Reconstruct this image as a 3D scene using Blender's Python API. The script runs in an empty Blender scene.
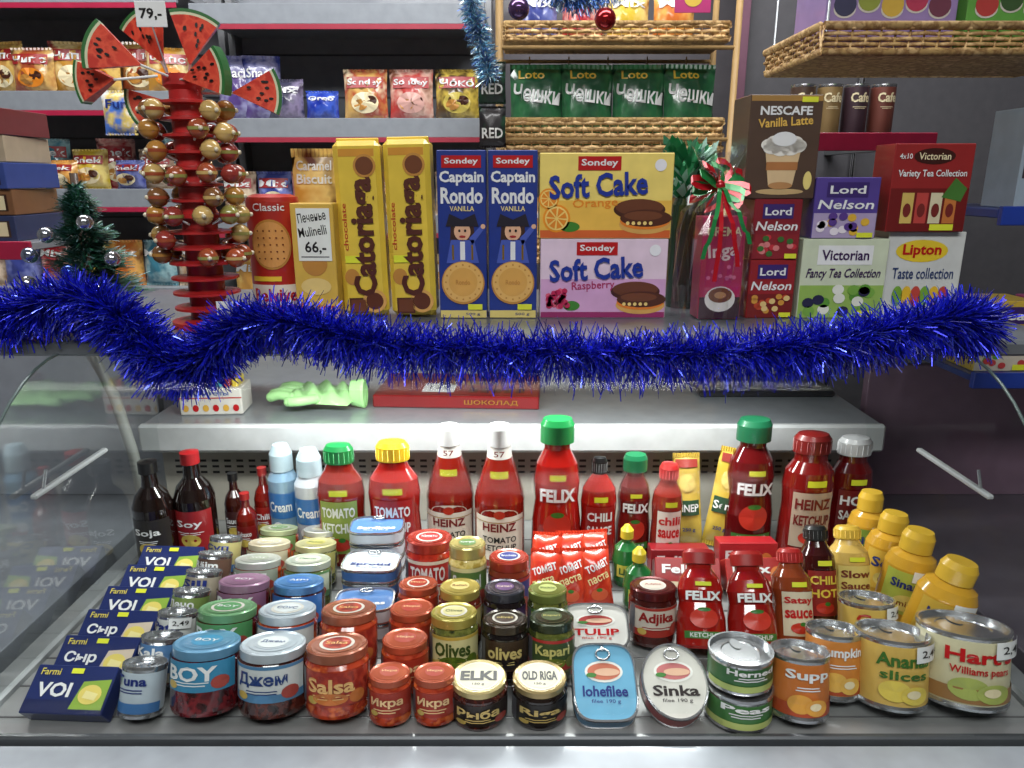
import bpy, math, random
from mathutils import Matrix, Vector
random.seed(7)
R=random.random
sc=bpy.context.scene
try:
    sc.view_settings.view_transform='Standard'
except Exception: pass
# ------------------------------------------------------------ materials
def lin(c):
    c=c/255.0
    return c/12.92 if c<=.04045 else ((c+.055)/1.055)**2.4
_m={}
def m(r,g,b,rough=.38,metal=0.0,coat=.22,var=.12,em=0):
    k=(r,g,b,rough,metal,coat,var,em)
    if k in _m: return _m[k]
    mt=bpy.data.materials.new('mat_%d_%d_%d'%(r,g,b)); mt.use_nodes=True
    nt=mt.node_tree; p=nt.nodes['Principled BSDF']
    col=(lin(r),lin(g),lin(b),1)
    tc=nt.nodes.new('ShaderNodeTexCoord'); nz=nt.nodes.new('ShaderNodeTexNoise')
    nz.inputs['Scale'].default_value=35; nz.inputs['Detail'].default_value=2
    nt.links.new(tc.outputs['Object'],nz.inputs['Vector'])
    mx=nt.nodes.new('ShaderNodeMix'); mx.data_type='RGBA'
    mx.inputs[6].default_value=col
    mx.inputs[7].default_value=(col[0]*(1-2.5*var),col[1]*(1-2.5*var),col[2]*(1-2.5*var),1)
    nt.links.new(nz.outputs['Fac'],mx.inputs[0]); nt.links.new(mx.outputs[2],p.inputs['Base Color'])
    p.inputs['Roughness'].default_value=rough; p.inputs['Metallic'].default_value=metal
    p.inputs['Coat Weight'].default_value=coat; p.inputs['Coat Roughness'].default_value=.06
    if em:
        p.inputs['Emission Color'].default_value=col; p.inputs['Emission Strength'].default_value=em
    _m[k]=mt; return mt
def pr(c1,c2,c3,scale=40,rough=.35,coat=.3):
    "printed / mottled artwork"
    k=('pr',c1,c2,c3,scale,rough,coat)
    if k in _m: return _m[k]
    mt=bpy.data.materials.new('print_%d_%d_%d'%c1); mt.use_nodes=True
    nt=mt.node_tree; p=nt.nodes['Principled BSDF']
    tc=nt.nodes.new('ShaderNodeTexCoord'); nz=nt.nodes.new('ShaderNodeTexNoise')
    nz.inputs['Scale'].default_value=scale; nz.inputs['Detail'].default_value=3
    cr=nt.nodes.new('ShaderNodeValToRGB'); e=cr.color_ramp.elements
    f=lambda c:(lin(c[0]),lin(c[1]),lin(c[2]),1)
    e[0].position=.42; e[0].color=f(c1); e[1].position=.62; e[1].color=f(c3)
    x=e.new(.52); x.color=f(c2)
    nt.links.new(tc.outputs['Object'],nz.inputs['Vector']); nt.links.new(nz.outputs['Fac'],cr.inputs[0])
    nt.links.new(cr.outputs[0],p.inputs['Base Color'])
    p.inputs['Roughness'].default_value=rough; p.inputs['Coat Weight'].default_value=coat; p.inputs['Coat Roughness'].default_value=.06
    _m[k]=mt; return mt
def glassm():
    mt=bpy.data.materials.new('clear_glass'); mt.use_nodes=True; nt=mt.node_tree; nt.nodes.clear()
    o=nt.nodes.new('ShaderNodeOutputMaterial'); t=nt.nodes.new('ShaderNodeBsdfTransparent'); g=nt.nodes.new('ShaderNodeBsdfGlossy')
    t.inputs[0].default_value=(.95,.97,.965,1); g.inputs['Roughness'].default_value=.06
    fr=nt.nodes.new('ShaderNodeFresnel'); fr.inputs[0].default_value=1.3
    mu=nt.nodes.new('ShaderNodeMath'); mu.operation='MULTIPLY'; mu.inputs[1].default_value=.2
    mx=nt.nodes.new('ShaderNodeMixShader')
    nt.links.new(fr.outputs[0],mu.inputs[0]); nt.links.new(mu.outputs[0],mx.inputs[0]); nt.links.new(t.outputs[0],mx.inputs[1]); nt.links.new(g.outputs[0],mx.inputs[2]); nt.links.new(mx.outputs[0],o.inputs[0])
    return mt
GLASS=glassm()
WHITE=m(236,238,238); BLACK=m(18,17,18); STEEL=m(150,154,158,.35,.7); ALU=m(205,207,208,.35,.5)
RED=m(190,22,26,.3); NAVY=m(22,44,120); YEL=m(245,205,40); TAG=m(226,232,50,.6); GREY=m(120,122,126)
SILV=m(205,207,210,.22,.9); GOLD=m(205,165,70,.28,.9); CREAM=m(240,226,185); MAG=m(176,34,70)
# ------------------------------------------------------------ builder
_t={}
def tmesh(s,bold):
    k=(s,bold)
    if k in _t: return _t[k]
    cu=bpy.data.curves.new('t','FONT'); cu.body=s; cu.resolution_u=2; cu.offset=bold
    ob=bpy.data.objects.new('t',cu); sc.collection.objects.link(ob)
    dg=bpy.context.evaluated_depsgraph_get()
    me=bpy.data.meshes.new_from_object(ob.evaluated_get(dg))
    vs=[(v.co.x,v.co.y) for v in me.vertices]; fs=[tuple(p.vertices) for p in me.polygons]
    bpy.data.objects.remove(ob); bpy.data.meshes.remove(me); bpy.data.curves.remove(cu)
    if vs:
        x0=min(v[0] for v in vs);x1=max(v[0] for v in vs);y0=min(v[1] for v in vs);y1=max(v[1] for v in vs)
        w=max(x1-x0,1e-6);h=max(y1-y0,1e-6)
        vs=[((v[0]-x0)/w-.5,(v[1]-y0)/h-.5) for v in vs]
    _t[k]=(vs,fs); return _t[k]
L=.00035
def flat(y0=0): return lambda u,v,o:(u,y0-o,v)
def cyl(r,sy=1): return lambda u,v,o:((r+o)*math.sin(u/r),-(r*sy+o)*math.cos(u/r),v)
def top(z0,cx=0,cy=0): return lambda u,v,o:(cx+u,cy+v,z0+o)
class B:
    def __init__(s): s.v=[];s.f=[];s.mi=[];s.sm=[];s.mats=[]
    def mid(s,mt):
        if mt not in s.mats: s.mats.append(mt)
        return s.mats.index(mt)
    def add(s,vs,fs,mt,smooth=False,M=None):
        n=len(s.v); i=s.mid(mt)
        for v in vs:
            s.v.append(tuple(M@Vector(v)) if M else tuple(v))
        for f in fs:
            s.f.append(tuple(n+a for a in f)); s.mi.append(i); s.sm.append(smooth)
    def box(s,x0,x1,y0,y1,z0,z1,mt,b=.0012,M=None):
        b=min(b,(x1-x0)*.3,(y1-y0)*.3,(z1-z0)*.3)
        vs=[];idx={}
        for X in(0,1):
            for Y in(0,1):
                for Z in(0,1):
                    for ax in range(3):
                        p=[(x0,x1)[X],(y0,y1)[Y],(z0,z1)[Z]]; q=(X,Y,Z)
                        for a in range(3):
                            if a!=ax: p[a]+= b if q[a]==0 else -b
                        idx[(X,Y,Z,ax)]=len(vs); vs.append(p)
        fs=[]
        for ax in range(3):
            o=[a for a in range(3) if a!=ax]
            for sd in(0,1):
                q=[]
                for (i,j) in((0,0),(1,0),(1,1),(0,1)):
                    t=[0,0,0];t[ax]=sd;t[o[0]]=i;t[o[1]]=j; q.append(idx[(*t,ax)])
                if (sd==0)!=(ax==1): q=q[::-1]
                fs.append(q)
            for i in(0,1):
                for j in(0,1):
                    t0=[0,0,0];t0[ax]=0;t0[o[0]]=i;t0[o[1]]=j;t1=list(t0);t1[ax]=1
                    fs.append([idx[(*t0,o[0])],idx[(*t1,o[0])],idx[(*t1,o[1])],idx[(*t0,o[1])]])
        for X in(0,1):
            for Y in(0,1):
                for Z in(0,1): fs.append([idx[(X,Y,Z,a)] for a in range(3)])
        s.add(vs,fs,mt,False,M)
    def lathe(s,prof,mats,seg=28,sx=1,sy=1,M=None,smooth=True):
        n=len(prof)
        for i in range(n-1):
            mt=mats[i] if isinstance(mats,(list,tuple)) else mats
            (r0,z0),(r1,z1)=prof[i],prof[i+1]
            vs=[];fs=[]
            for (r,z) in((r0,z0),(r1,z1)):
                for k in range(seg):
                    a=2*math.pi*k/seg; vs.append((r*sx*math.cos(a),r*sy*math.sin(a),z))
            for k in range(seg):
                k2=(k+1)%seg; fs.append((k,k2,seg+k2,seg+k))
            s.add(vs,fs,mt,smooth and abs(z1-z0)>1e-5,M)
    def tube(s,pts,r,mt,seg=6,M=None):
        pts=[Vector(p) for p in pts]; vs=[];fs=[]
        for i,p in enumerate(pts):
            d=(pts[min(i+1,len(pts)-1)]-pts[max(i-1,0)])
            if d.length<1e-9:d=Vector((0,0,1))
            d.normalize(); a=d.orthogonal() if abs(d.z)>.95 else d.cross(Vector((0,0,1))); a.normalize(); b=d.cross(a)
            for k in range(seg):
                t=2*math.pi*k/seg; vs.append(p+r*(a*math.cos(t)+b*math.sin(t)))
        for i in range(len(pts)-1):
            for k in range(seg):
                k2=(k+1)%seg; fs.append((i*seg+k,i*seg+k2,(i+1)*seg+k2,(i+1)*seg+k))
        fs.append(tuple(range(seg))); fs.append(tuple((len(pts)-1)*seg+k for k in range(seg)))
        s.add(vs,fs,mt,True,M)
    def ball(s,c,r,mt,seg=16,rings=10,sc3=(1,1,1),M=None):
        vs=[];fs=[]
        for i in range(rings+1):
            t=math.pi*i/rings
            for k in range(seg):
                a=2*math.pi*k/seg; vs.append((c[0]+r*sc3[0]*math.sin(t)*math.cos(a),c[1]+r*sc3[1]*math.sin(t)*math.sin(a),c[2]+r*sc3[2]*math.cos(t)))
        for i in range(rings):
            for k in range(seg):
                k2=(k+1)%seg; fs.append((i*seg+k,(i+1)*seg+k,(i+1)*seg+k2,i*seg+k2))
        s.add(vs,fs,mt,True,M)
    def rect(s,S,u0,v0,u1,v1,mt,o=1,n=1):
        vs=[];fs=[]
        for i in range(n+1):
            u=u0+(u1-u0)*i/n; vs+= [S(u,v0,o*L),S(u,v1,o*L)]
        for i in range(n): fs.append((2*i,2*i+2,2*i+3,2*i+1))
        s.add(vs,fs,mt,n>1)
    def ell(s,S,cu,cv,ru,rv,mt,o=2,n=20,a0=0,a1=360):
        pts=[(cu+ru*math.cos(math.radians(a0+(a1-a0)*k/n)),cv+rv*math.sin(math.radians(a0+(a1-a0)*k/n))) for k in range(n+(0 if a1-a0==360 else 1))]
        vs=[S(cu,cv,o*L)]+[S(p[0],p[1],o*L) for p in pts]; N=len(pts)
        fs=[(0,1+k,1+(k+1)%N) for k in range(N)]
        s.add(vs,fs,mt)
    def poly(s,S,pts,mt,o=2): s.add([S(p[0],p[1],o*L) for p in pts],[tuple(range(len(pts)))],mt)
    def txt(s,S,t,cu,cv,w,h,mt,o=3,rot=0,bold=.01,shear=0):
        vs,fs=tmesh(t,bold); c=math.cos(math.radians(rot)); d=math.sin(math.radians(rot)); out=[]
        for (x,y) in vs:
            X=x*w+shear*y*h;Y=y*h; out.append(S(cu+X*c-Y*d,cv+X*d+Y*c,o*L))
        s.add(out,fs,mt)
    def fine(s,S,cu,cv,w,rows,mt,o=3,dz=.0028):
        for k in range(rows):
            ww=w*(.6+.4*R()); s.rect(S,cu-ww/2,cv-k*dz,cu+ww/2,cv-k*dz+dz*.4,mt,o,3)
    def done(s,name,loc=(0,0,0),rx=0,ry=0,rz=0,sit=None,parent=None):
        me=bpy.data.meshes.new(name); me.from_pydata(s.v,[],s.f)
        for a in s.mats: me.materials.append(a)
        me.polygons.foreach_set('material_index',s.mi); me.polygons.foreach_set('use_smooth',s.sm); me.update()
        ob=bpy.data.objects.new(name,me); sc.collection.objects.link(ob)
        Rm=(Matrix.Rotation(math.radians(rz),4,'Z')@Matrix.Rotation(math.radians(rx),4,'X')@Matrix.Rotation(math.radians(ry),4,'Y'))
        z=loc[2]
        if sit is not None:
            z=sit-min((Rm@Vector(v)).z for v in s.v)+.0003
        ob.matrix_world=Matrix.Translation((loc[0],loc[1],z))@Rm
        if parent: ob.parent=parent
        return ob
def empty(name):
    e=bpy.data.objects.new(name,None); sc.collection.objects.link(e); e.empty_display_size=.1; return e

# ------------------------------------------------------------ room
def simple(name,*a,mt=None,parent=None,b=.001):
    q=B(); q.box(*a,mt,b); return q.done(name,parent=parent)
simple('floor',-2.6,2.6,-2.2,2.6,-.05,0,mt=m(120,112,104,.5))
simple('ceiling',-2.6,2.6,-2.2,2.6,2.75,2.8,mt=m(205,205,205,.8))
simple('wall_back',-2.6,2.6,2.5,2.6,0,2.75,mt=m(98,94,100,.7))
simple('wall_left',-2.7,-2.6,-2.2,2.6,0,2.75,mt=m(150,148,148,.7))
simple('wall_right',2.6,2.7,-2.2,2.6,0,2.75,mt=m(98,96,98,.7))
simple('wall_front',-2.6,2.6,-2.3,-2.2,0,2.75,mt=m(170,168,166,.8))

DZ=.95
# ------------------------------------------------------------ display case
case=empty('refrigerated_display_case')
q=B(); q.box(-.57,.57,.63,1.14,.90,DZ,m(156,158,158,.4,.35))
for i in range(9): q.box(-.56,.56,.66+i*.05,.6625+i*.05,DZ,DZ+.0008,m(95,95,97))
q.done('deck_tray',parent=case)
q=B(); LIP=m(168,174,182,.4,.2); q.box(-.60,.60,.50,.622,.90,.953,LIP,.006); q.box(-.60,.60,.622,.630,.90,.958,m(80,84,88,.4,.4),.002); q.box(-.60,.60,.560,.565,.953,.9545,m(110,114,120)); q.done('front_lip',parent=case)
simple('case_body',-.60,.60,.52,1.5,.10,.90,mt=m(215,216,214,.4),parent=case,b=.01)
simple('case_plinth',-.58,.58,.56,1.45,0,.10,mt=m(40,40,42),parent=case)
q=B(); RP=m(176,172,160,.45,.1)
q.box(-.57,.57,1.13,1.15,.95,1.105,RP)
S=flat(1.13)
for i in range(56):
    x=-.55+i*.02
    q.rect(S,x,1.045,x+.011,1.049,BLACK,1); q.rect(S,x,1.055,x+.011,1.059,BLACK,1)
    q.rect(S,x,1.035,x+.011,1.039,BLACK,1)
q.box(-.57,.57,1.118,1.135,1.075,1.084,m(214,214,210,.3,.1))
q.done('rear_panel',parent=case)
q=B(); q.box(-.585,.585,1.10,1.72,1.108,1.128,m(156,162,168,.3,.4),.004); q.box(-.585,.585,1.092,1.106,1.085,1.130,m(202,205,206,.4,.1),.004); q.done('worktop',parent=case)
q=B(); q.box(-.64,.70,.885,1.34,1.297,1.307,m(134,140,148,.32,.45),.002); q.box(-.64,.70,.875,.887,1.292,1.310,m(122,128,134,.4,.4),.003)
for x in(-.55,.55): q.box(x-.008,x+.008,1.32,1.335,1.128,1.297,m(70,72,76,.5))
q.done('top_shelf',parent=case)
def arc():
    pts=[]
    for i in range(15):
        t=i/14; a=math.radians(90*t)
        pts.append((.885-.245*math.cos(a) if t>0 else .64, .960+.335*math.sin(a)))
    return pts
A=arc()
q=B(); vs=[];fs=[]
for (y,z) in A: vs+=[(-.553,y,z),(.553,y,z)]
for i in range(len(A)-1): fs.append((2*i,2*i+1,2*i+3,2*i+2))
q.add(vs,fs,GLASS,True); q.done('front_glass',parent=case)
for sx in(-1,1):
    x=.553*sx; q=B()
    q.add([(x,y,z) for(y,z) in A]+[(x,1.10,1.297),(x,1.10,.965)],[tuple(range(len(A)+2))],GLASS)
    q.tube([(x,y,z) for(y,z) in A],.0018,m(96,112,110,.3,.2))
    q.done('side_glass',parent=case)
    q=B(); q.box(x-.012*sx-.004,x-.012*sx+.004,.77,.925,1.150,1.156,m(170,174,176,.4),.002); q.tube([(x-.012*sx,.79,1.155),(x-.012*sx,.80,1.175)],.002,STEEL); q.done('glass_strut',parent=case)
    simple('side_cheek',min(x,x+.03*sx),max(x,x+.03*sx),.60,1.5,.90,.960,mt=m(140,144,146,.4,.3),parent=case,b=.004)
q=B(); q.tube([(-.42,.985,1.283),(.40,.985,1.283)],.008,m(250,252,250,em=3),10); q.box(-.43,.41,.97,1.0,1.289,1.297,WHITE); q.done('fluorescent_tube',parent=case)
q=B(); q.tube([(-.60,.98,1.30),(-.585,1.0,1.27),(-.572,1.02,1.2),(-.567,1.04,1.1),(-.565,1.05,.97)],.008,m(150,152,148)); q.done('drain_hose',parent=case)

# ------------------------------------------------------------ cartons
def carton(name,x0,x1,z0,z1,y,dep,base,deco=None,rz=0,side=None,lean=0,sit=None):
    w=x1-x0;h=z1-z0;q=B(); q.box(-w/2,w/2,0,dep,0,h,base,.001)
    S=flat(0)
    if deco: deco(q,S,w,h)
    return q.done(name,((x0+x1)/2,y,z0+.0002),rx=-lean,rz=rz,sit=sit)
DKB=m(70,32,16); BROWN=m(120,62,28); COOK=m(222,170,90); COOK2=m(196,138,62); ORG=m(236,140,35); PINK=m(200,50,110)
def sondey(q,S,cx,cy,w,h):
    q.rect(S,cx-w/2,cy-h/2,cx+w/2,cy+h/2,RED,3); q.txt(S,'Sondey',cx,cy,w*.85,h*.62,WHITE,4,bold=.02)
def cake(q,S,cx,cy,r):
    q.ell(S,cx-r*.1,cy+r*.75,r*1.35,r*.52,DKB,2,28); q.ell(S,cx-r*.1,cy+r*.87,r*1.25,r*.42,m(104,56,32),3,28)
    q.ell(S,cx+r*.2,cy+.0,r*1.35,r*.5,COOK,3,28); q.ell(S,cx+r*.2,cy+r*.16,r*1.3,r*.42,m(235,130,40),4,28); q.ell(S,cx+r*.25,cy+r*.32,r*1.35,r*.44,m(80,38,20),5,28); q.ell(S,cx+r*.1,cy+r*.44,r*1.0,r*.24,m(112,62,36),6,20)
    for k in range(5): q.ell(S,cx-r*.7+r*.3*k,cy+r*.06,r*.1,r*.1,m(245,215,130),7,8)
def softcake(kind):
    def d(q,S,w,h):
        if kind=='o':
            q.rect(S,-w/2+.001,h*.0+.001,w/2-.001,h*.45,m(240,190,80),1); q.rect(S,-w/2+.001,.001,w/2-.001,h*.1,m(215,100,45),2)
            for (a,b,r) in((-.37,.24,.019),(-.43,.47,.014)):
                q.ell(S,w*a,h*b,r,r,m(245,150,30),3); q.ell(S,w*a,h*b,r*.85,r*.85,m(250,215,120),4)
                for k in range(8):
                    t=math.pi*k/4; t2=t+.6; q.poly(S,[(w*a+r*.1*math.cos(t+.3),h*b+r*.1*math.sin(t+.3)),(w*a+r*.75*math.cos(t),h*b+r*.75*math.sin(t)),(w*a+r*.75*math.cos(t2),h*b+r*.75*math.sin(t2))],ORG,5)
            q.ell(S,-w*.27,h*.14,.014,.007,m(60,130,40),3)
        else:
            q.rect(S,-w/2+.001,.001,w/2-.001,h*.5,m(214,165,208),1); q.rect(S,-w/2+.001,.001,w/2-.001,h*.08,m(150,40,100),2)
            for k in range(34):
                a=-.44+.16*R();b=.14+.22*R(); q.ell(S,w*a,h*b,.0042,.0042,m(190,30,80) if k%2 else m(225,90,120),3+k%2,8)
            q.ell(S,-w*.25,h*.16,.012,.007,m(60,130,40),3)
        sondey(q,S,-.01,h*.88,w*.32,h*.16)
        q.txt(S,'Soft Cake',-w*.06,h*.63,w*.74,h*.28,m(20,50,150),8,rot=3,bold=.03)
        q.txt(S,'Orange' if kind=='o' else 'Raspberry',-w*.08,h*.41,w*.34,h*.13,ORG if kind=='o' else m(170,30,90),3,rot=3)
        cake(q,S,w*.27,h*.17,w*.145)
        q.ell(S,w*.4,h*.86,.008,.008,m(240,240,245),3)
    return d
carton('soft_cake_box',.040,.219,1.307,1.419,1.05,.055,m(232,208,226),softcake('r'))
carton('soft_cake_box',.038,.221,1.4195,1.534,1.05,.055,m(245,220,118),softcake('o'))
def captain(q,S,w,h):
    sondey(q,S,0,h*.935,w*.8,h*.07)
    q.txt(S,'Captain',0,h*.84,w*.9,h*.085,WHITE,3,bold=.03); q.txt(S,'Rondo',0,h*.74,w*.86,h*.095,WHITE,3,bold=.03); q.txt(S,'VANILLA',0,h*.665,w*.5,h*.03,m(240,220,140),3)
    q.poly(S,[(-w*.34,h*.56),(w*.34,h*.56),(w*.26,h*.635),(0,h*.60),(-w*.26,h*.635)],m(30,25,40),4)
    q.poly(S,[(-w*.24,h*.56),(w*.24,h*.56),(w*.26,h*.46),(-w*.26,h*.46)],m(60,34,24),2)
    q.ell(S,0,h*.53,w*.17,w*.19,m(230,180,145),3); q.ell(S,-w*.06,h*.535,w*.025,w*.03,BLACK,5,8); q.ell(S,w*.06,h*.535,w*.025,w*.03,BLACK,5,8); q.ell(S,0,h*.50,w*.07,w*.025,m(170,40,40),5,8)
    q.poly(S,[(-w*.34,h*.34),(w*.34,h*.34),(w*.24,h*.48),(-w*.24,h*.48)],m(70,90,180),3); q.poly(S,[(w*.2,h*.45),(w*.44,h*.54),(w*.40,h*.57),(w*.14,h*.49)],m(70,90,180),3); q.ell(S,w*.43,h*.56,w*.05,w*.05,m(230,180,145),4,10); q.rect(S,-w*.05,h*.36,w*.05,h*.47,WHITE,4); q.rect(S,-w*.22,h*.36,-w*.18,h*.45,GOLD,4); q.rect(S,w*.18,h*.36,w*.22,h*.45,GOLD,4)
    q.ell(S,0,h*.22,w*.45,w*.45,COOK2,5,32); q.ell(S,0,h*.225,w*.42,w*.42,m(232,184,104),6,32); q.ell(S,0,h*.225,w*.3,w*.3,m(222,168,84),7,32)
    for k in range(16):
        t=2*math.pi*k/16; q.ell(S,w*.36*math.cos(t),h*.225+w*.36*math.sin(t),w*.02,w*.02,COOK2,8,8)
    q.txt(S,'Rondo',0,h*.225,w*.3,h*.03,COOK2,9)
    q.rect(S,-w/2+.001,.001,w/2-.001,h*.05,m(225,205,120),4); q.txt(S,'500 g',w*.2,h*.025,w*.3,h*.02,NAVY,5)
    q.rect(S,w*.1,h*.055,w*.4,h*.09,TAG,9)
for a in(-.104,-.0335): carton('cookie_box',a+.001,a+.0685,1.307,1.5375,1.05,.06,m(26,52,136),captain)
def yellowpack(x,w,h,y,yaw):
    d=.045
    q=B(); Y1=m(232,200,72,.3,coat=.3); q.box(-w/2,w/2,0,d,.004,h-.004,Y1,.007)
    q.box(-w/2+.003,w/2-.003,d*.45,d*.55,-.0,h,Y1,.001)
    S=flat(0)
    q.txt(S,'Catoriaga',w*.10,h*.46,h*.66,w*.66,m(84,38,24),7,rot=90,bold=.04)
    q.rect(S,-w/2+.008,h*.90,w/2-.008,h*.94,m(215,150,50),1)
    q.ell(S,w*.16,h*.85,w*.24,w*.24,COOK2,3);q.ell(S,w*.16,h*.85,w*.19,w*.19,m(110,60,30),4)
    q.ell(S,-w*.26,h*.24,w*.16,w*.18,COOK2,2,24);q.ell(S,w*.2,h*.10,w*.26,w*.26,m(222,168,90),5,24);q.ell(S,w*.2,h*.10,w*.19,w*.19,m(95,45,22),6,24); q.rect(S,-w*.36,h*.03,w*.04,h*.12,m(80,38,20),5); q.rect(S,-w*.32,h*.04,w*.0,h*.11,m(110,58,32),6)
    q.txt(S,'chocolate',-w*.34,h*.52,h*.26,w*.1,m(190,60,30),3,rot=90)
    q.rect(S,-w*.38,h*.32,-w*.05,h*.36,TAG,5)
    q.done('biscuit_pack',(x,y,1.3072),rz=yaw,ry=-1)
yellowpack(-.208,.064,.247,1.05,3); yellowpack(-.1405,.064,.249,1.05,-2)
q=B(); BR=m(178,44,34,.3,coat=.5); h=.172; r=.037
q.lathe([(0,0),(r*.7,0),(r*.97,.004),(r,.010),(r,h-.010),(r*.97,h-.004),(r*.7,h),(0,h-.002)],BR,36,1,.75)
S=cyl(r,.75); q.rect(S,-r*1.2,h*.10,r*1.2,h*.27,m(238,228,212),1,14); q.txt(S,'Belvive',0,h*.185,r*1.7,h*.11,RED,4,bold=.02)
q.ell(S,0,h*.60,r*.78,r*.95,COOK2,4,28); q.ell(S,0,h*.60,r*.7,r*.86,m(222,160,88),6,28)
for i in range(5):
    for j in range(5): q.ell(S,(i-2)*r*.22,h*.60+(j-2)*r*.26,r*.035,r*.035,BROWN,8,6)
q.txt(S,'Classic',0,h*.90,r*1.2,h*.06,WHITE,4); q.rect(S,-r*.9,h*.30,r*.3,h*.34,m(240,200,60),3,6)
q.done('biscuit_tube',(-.342,1.085,1.3073),rz=4)
def smallyel(q,S,w,h):
    q.txt(S,'Crackers',0,h*.12,w*.8,h*.08,RED,3); q.ell(S,0,h*.5,w*.3,w*.3,COOK2,2); q.ell(S,0,h*.3,w*.36,w*.2,m(236,206,130),3)
    q.rect(S,-w*.36,h*.52,w*.42,h*.96,m(240,244,238),4)
    q.txt(S,'Печенье',.0,h*.89,w*.66,h*.08,BLACK,5,rot=8); q.txt(S,'Mulinelli',.0,h*.77,w*.66,h*.08,BLACK,5,rot=8); q.txt(S,'66,-',w*.05,h*.63,w*.5,h*.11,BLACK,5,bold=.02); q.rect(S,-w*.3,h*.55,w*.36,h*.558,BLACK,5)
carton('cracker_pack',-.302,-.243,1.307,1.468,1.03,.04,m(222,182,80),smallyel,rz=-2)

# pillows --------------------------------------------------
def pillow(name,x,y,w,h,d,base,texts=(),deco=None,z=None,sit=None,rx=0,rz=0,crimp=None,ry=0):
    q=B(); n=12; crimp=crimp or base; ph=R()*6
    def f(u,v):
        a=max(0,1-(2*u/w)**2); b=max(0,1-(2*(v-h/2)/(h*.9))**2)
        return d/2*(a**.45)*(b**.5)*(1+.09*math.sin(u*160+v*90+ph)+.05*math.sin(u*310-v*200+ph)) 
    for sgn in(-1,1):
        vs=[];fs=[]
        for i in range(n+1):
            for j in range(n+1):
                u=-w/2+w*i/n; v=h*.05+h*.9*j/n
                e=1-.04*math.sin(math.pi*j/n)
                vs.append((u*e,sgn*f(u,v),v))
        for i in range(n):
            for j in range(n):
                a=i*(n+1)+j; fs.append((a,a+n+1,a+n+2,a+1) if sgn<0 else (a,a+1,a+n+2,a+n+1))
        q.add(vs,fs,base,True)
    for (z0,z1) in((0,h*.05),(h*.95,h)):
        vs=[];fs=[];N=22
        for i in range(N+1):
            u=-w/2+w*i/N; yy=.0012*(1 if i%2 else -1); vs+=[(u,yy,z0),(u,yy,z1)]
        for i in range(N): fs.append((2*i,2*i+2,2*i+3,2*i+1))
        q.add(vs,fs,crimp)
    S=lambda u,v,o:(u*.97,-f(u,v)-.0014-o,v)
    if deco: deco(q,S,w,h)
    for t in texts: q.txt(S,t[0],t[1]*w,t[2]*h,t[3]*w,t[4]*h,t[5],3,rot=(t[6] if len(t)>6 else 0),bold=.02)
    return q.done(name,(x,y,z if z is not None else 0),rx=rx,ry=ry,rz=rz,sit=sit)
pillow('caramel_biscuit_bag',-.288,1.125,.066,.235,.022,pr((206,150,60),(232,200,120),(90,40,20),16),[('Caramel',0,.9,.8,.06,WHITE),('Biscuit',0,.82,.8,.06,WHITE)],sit=1.307)

# cellophane gift
def pinkpack(q,S,w,h):
    q.rect(S,-w/2+.001,h*.0+.001,w/2-.001,h*.22,m(60,30,40),1); q.txt(S,'CREMA',0,h*.86,w*.8,h*.09,CREAM,3,bold=.02); q.txt(S,'Inga',0,h*.66,w*.7,h*.17,m(245,220,220),3,bold=.02,rot=6)
    for k in range(10): q.ell(S,w*(-.4+.8*R()),h*(.4+.18*R()),w*.05,w*.05,m(225,120,160),2,8)
    q.ell(S,0,h*.20,w*.36,w*.30,m(235,232,228),3); q.ell(S,0,h*.24,w*.28,w*.18,m(120,70,36),4); q.ell(S,0,h*.24,w*.14,w*.08,m(190,140,90),5)
carton('coffee_gift_pack',.262,.322,1.3085,1.450,1.035,.04,m(184,44,92),pinkpack,rz=2)
q=B(); CE=bpy.data.materials.new('cellophane'); CE.use_nodes=True; nt=CE.node_tree; nt.nodes.clear()
o_=nt.nodes.new('ShaderNodeOutputMaterial');t_=nt.nodes.new('ShaderNodeBsdfTransparent');g_=nt.nodes.new('ShaderNodeBsdfGlossy');x_=nt.nodes.new('ShaderNodeMixShader');lw=nt.nodes.new('ShaderNodeLayerWeight');mm=nt.nodes.new('ShaderNodeMath');mm.operation='MULTIPLY_ADD';mm.inputs[1].default_value=.45;mm.inputs[2].default_value=.05
lw.inputs[0].default_value=.4;g_.inputs['Roughness'].default_value=.12;nt.links.new(lw.outputs['Facing'],mm.inputs[0]);nt.links.new(mm.outputs[0],x_.inputs[0]);nt.links.new(t_.outputs[0],x_.inputs[1]);nt.links.new(g_.outputs[0],x_.inputs[2]);nt.links.new(x_.outputs[0],o_.inputs[0])
n=26; prof=[(.050,0),(.052,.05),(.051,.12),(.044,.15),(.020,.175),(.008,.186),(.022,.205),(.036,.232)]
vs=[];fs=[]
for (r,z) in prof:
    for k in range(n):
        a=2*math.pi*k/n; rr=r*(1+.10*math.sin(a*7+z*30)+.06*math.sin(a*13)); vs.append((rr*1.0*math.cos(a),rr*.85*math.sin(a),z+(.006*math.sin(a*5) if z>.2 else 0)))
for i in range(len(prof)-1):
    for k in range(n): fs.append((i*n+k,i*n+(k+1)%n,(i+1)*n+(k+1)%n,(i+1)*n+k))
q.add(vs,fs,CE)
RB=m(190,20,34,.25,.2); RG=m(36,136,70,.25,.2)
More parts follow.
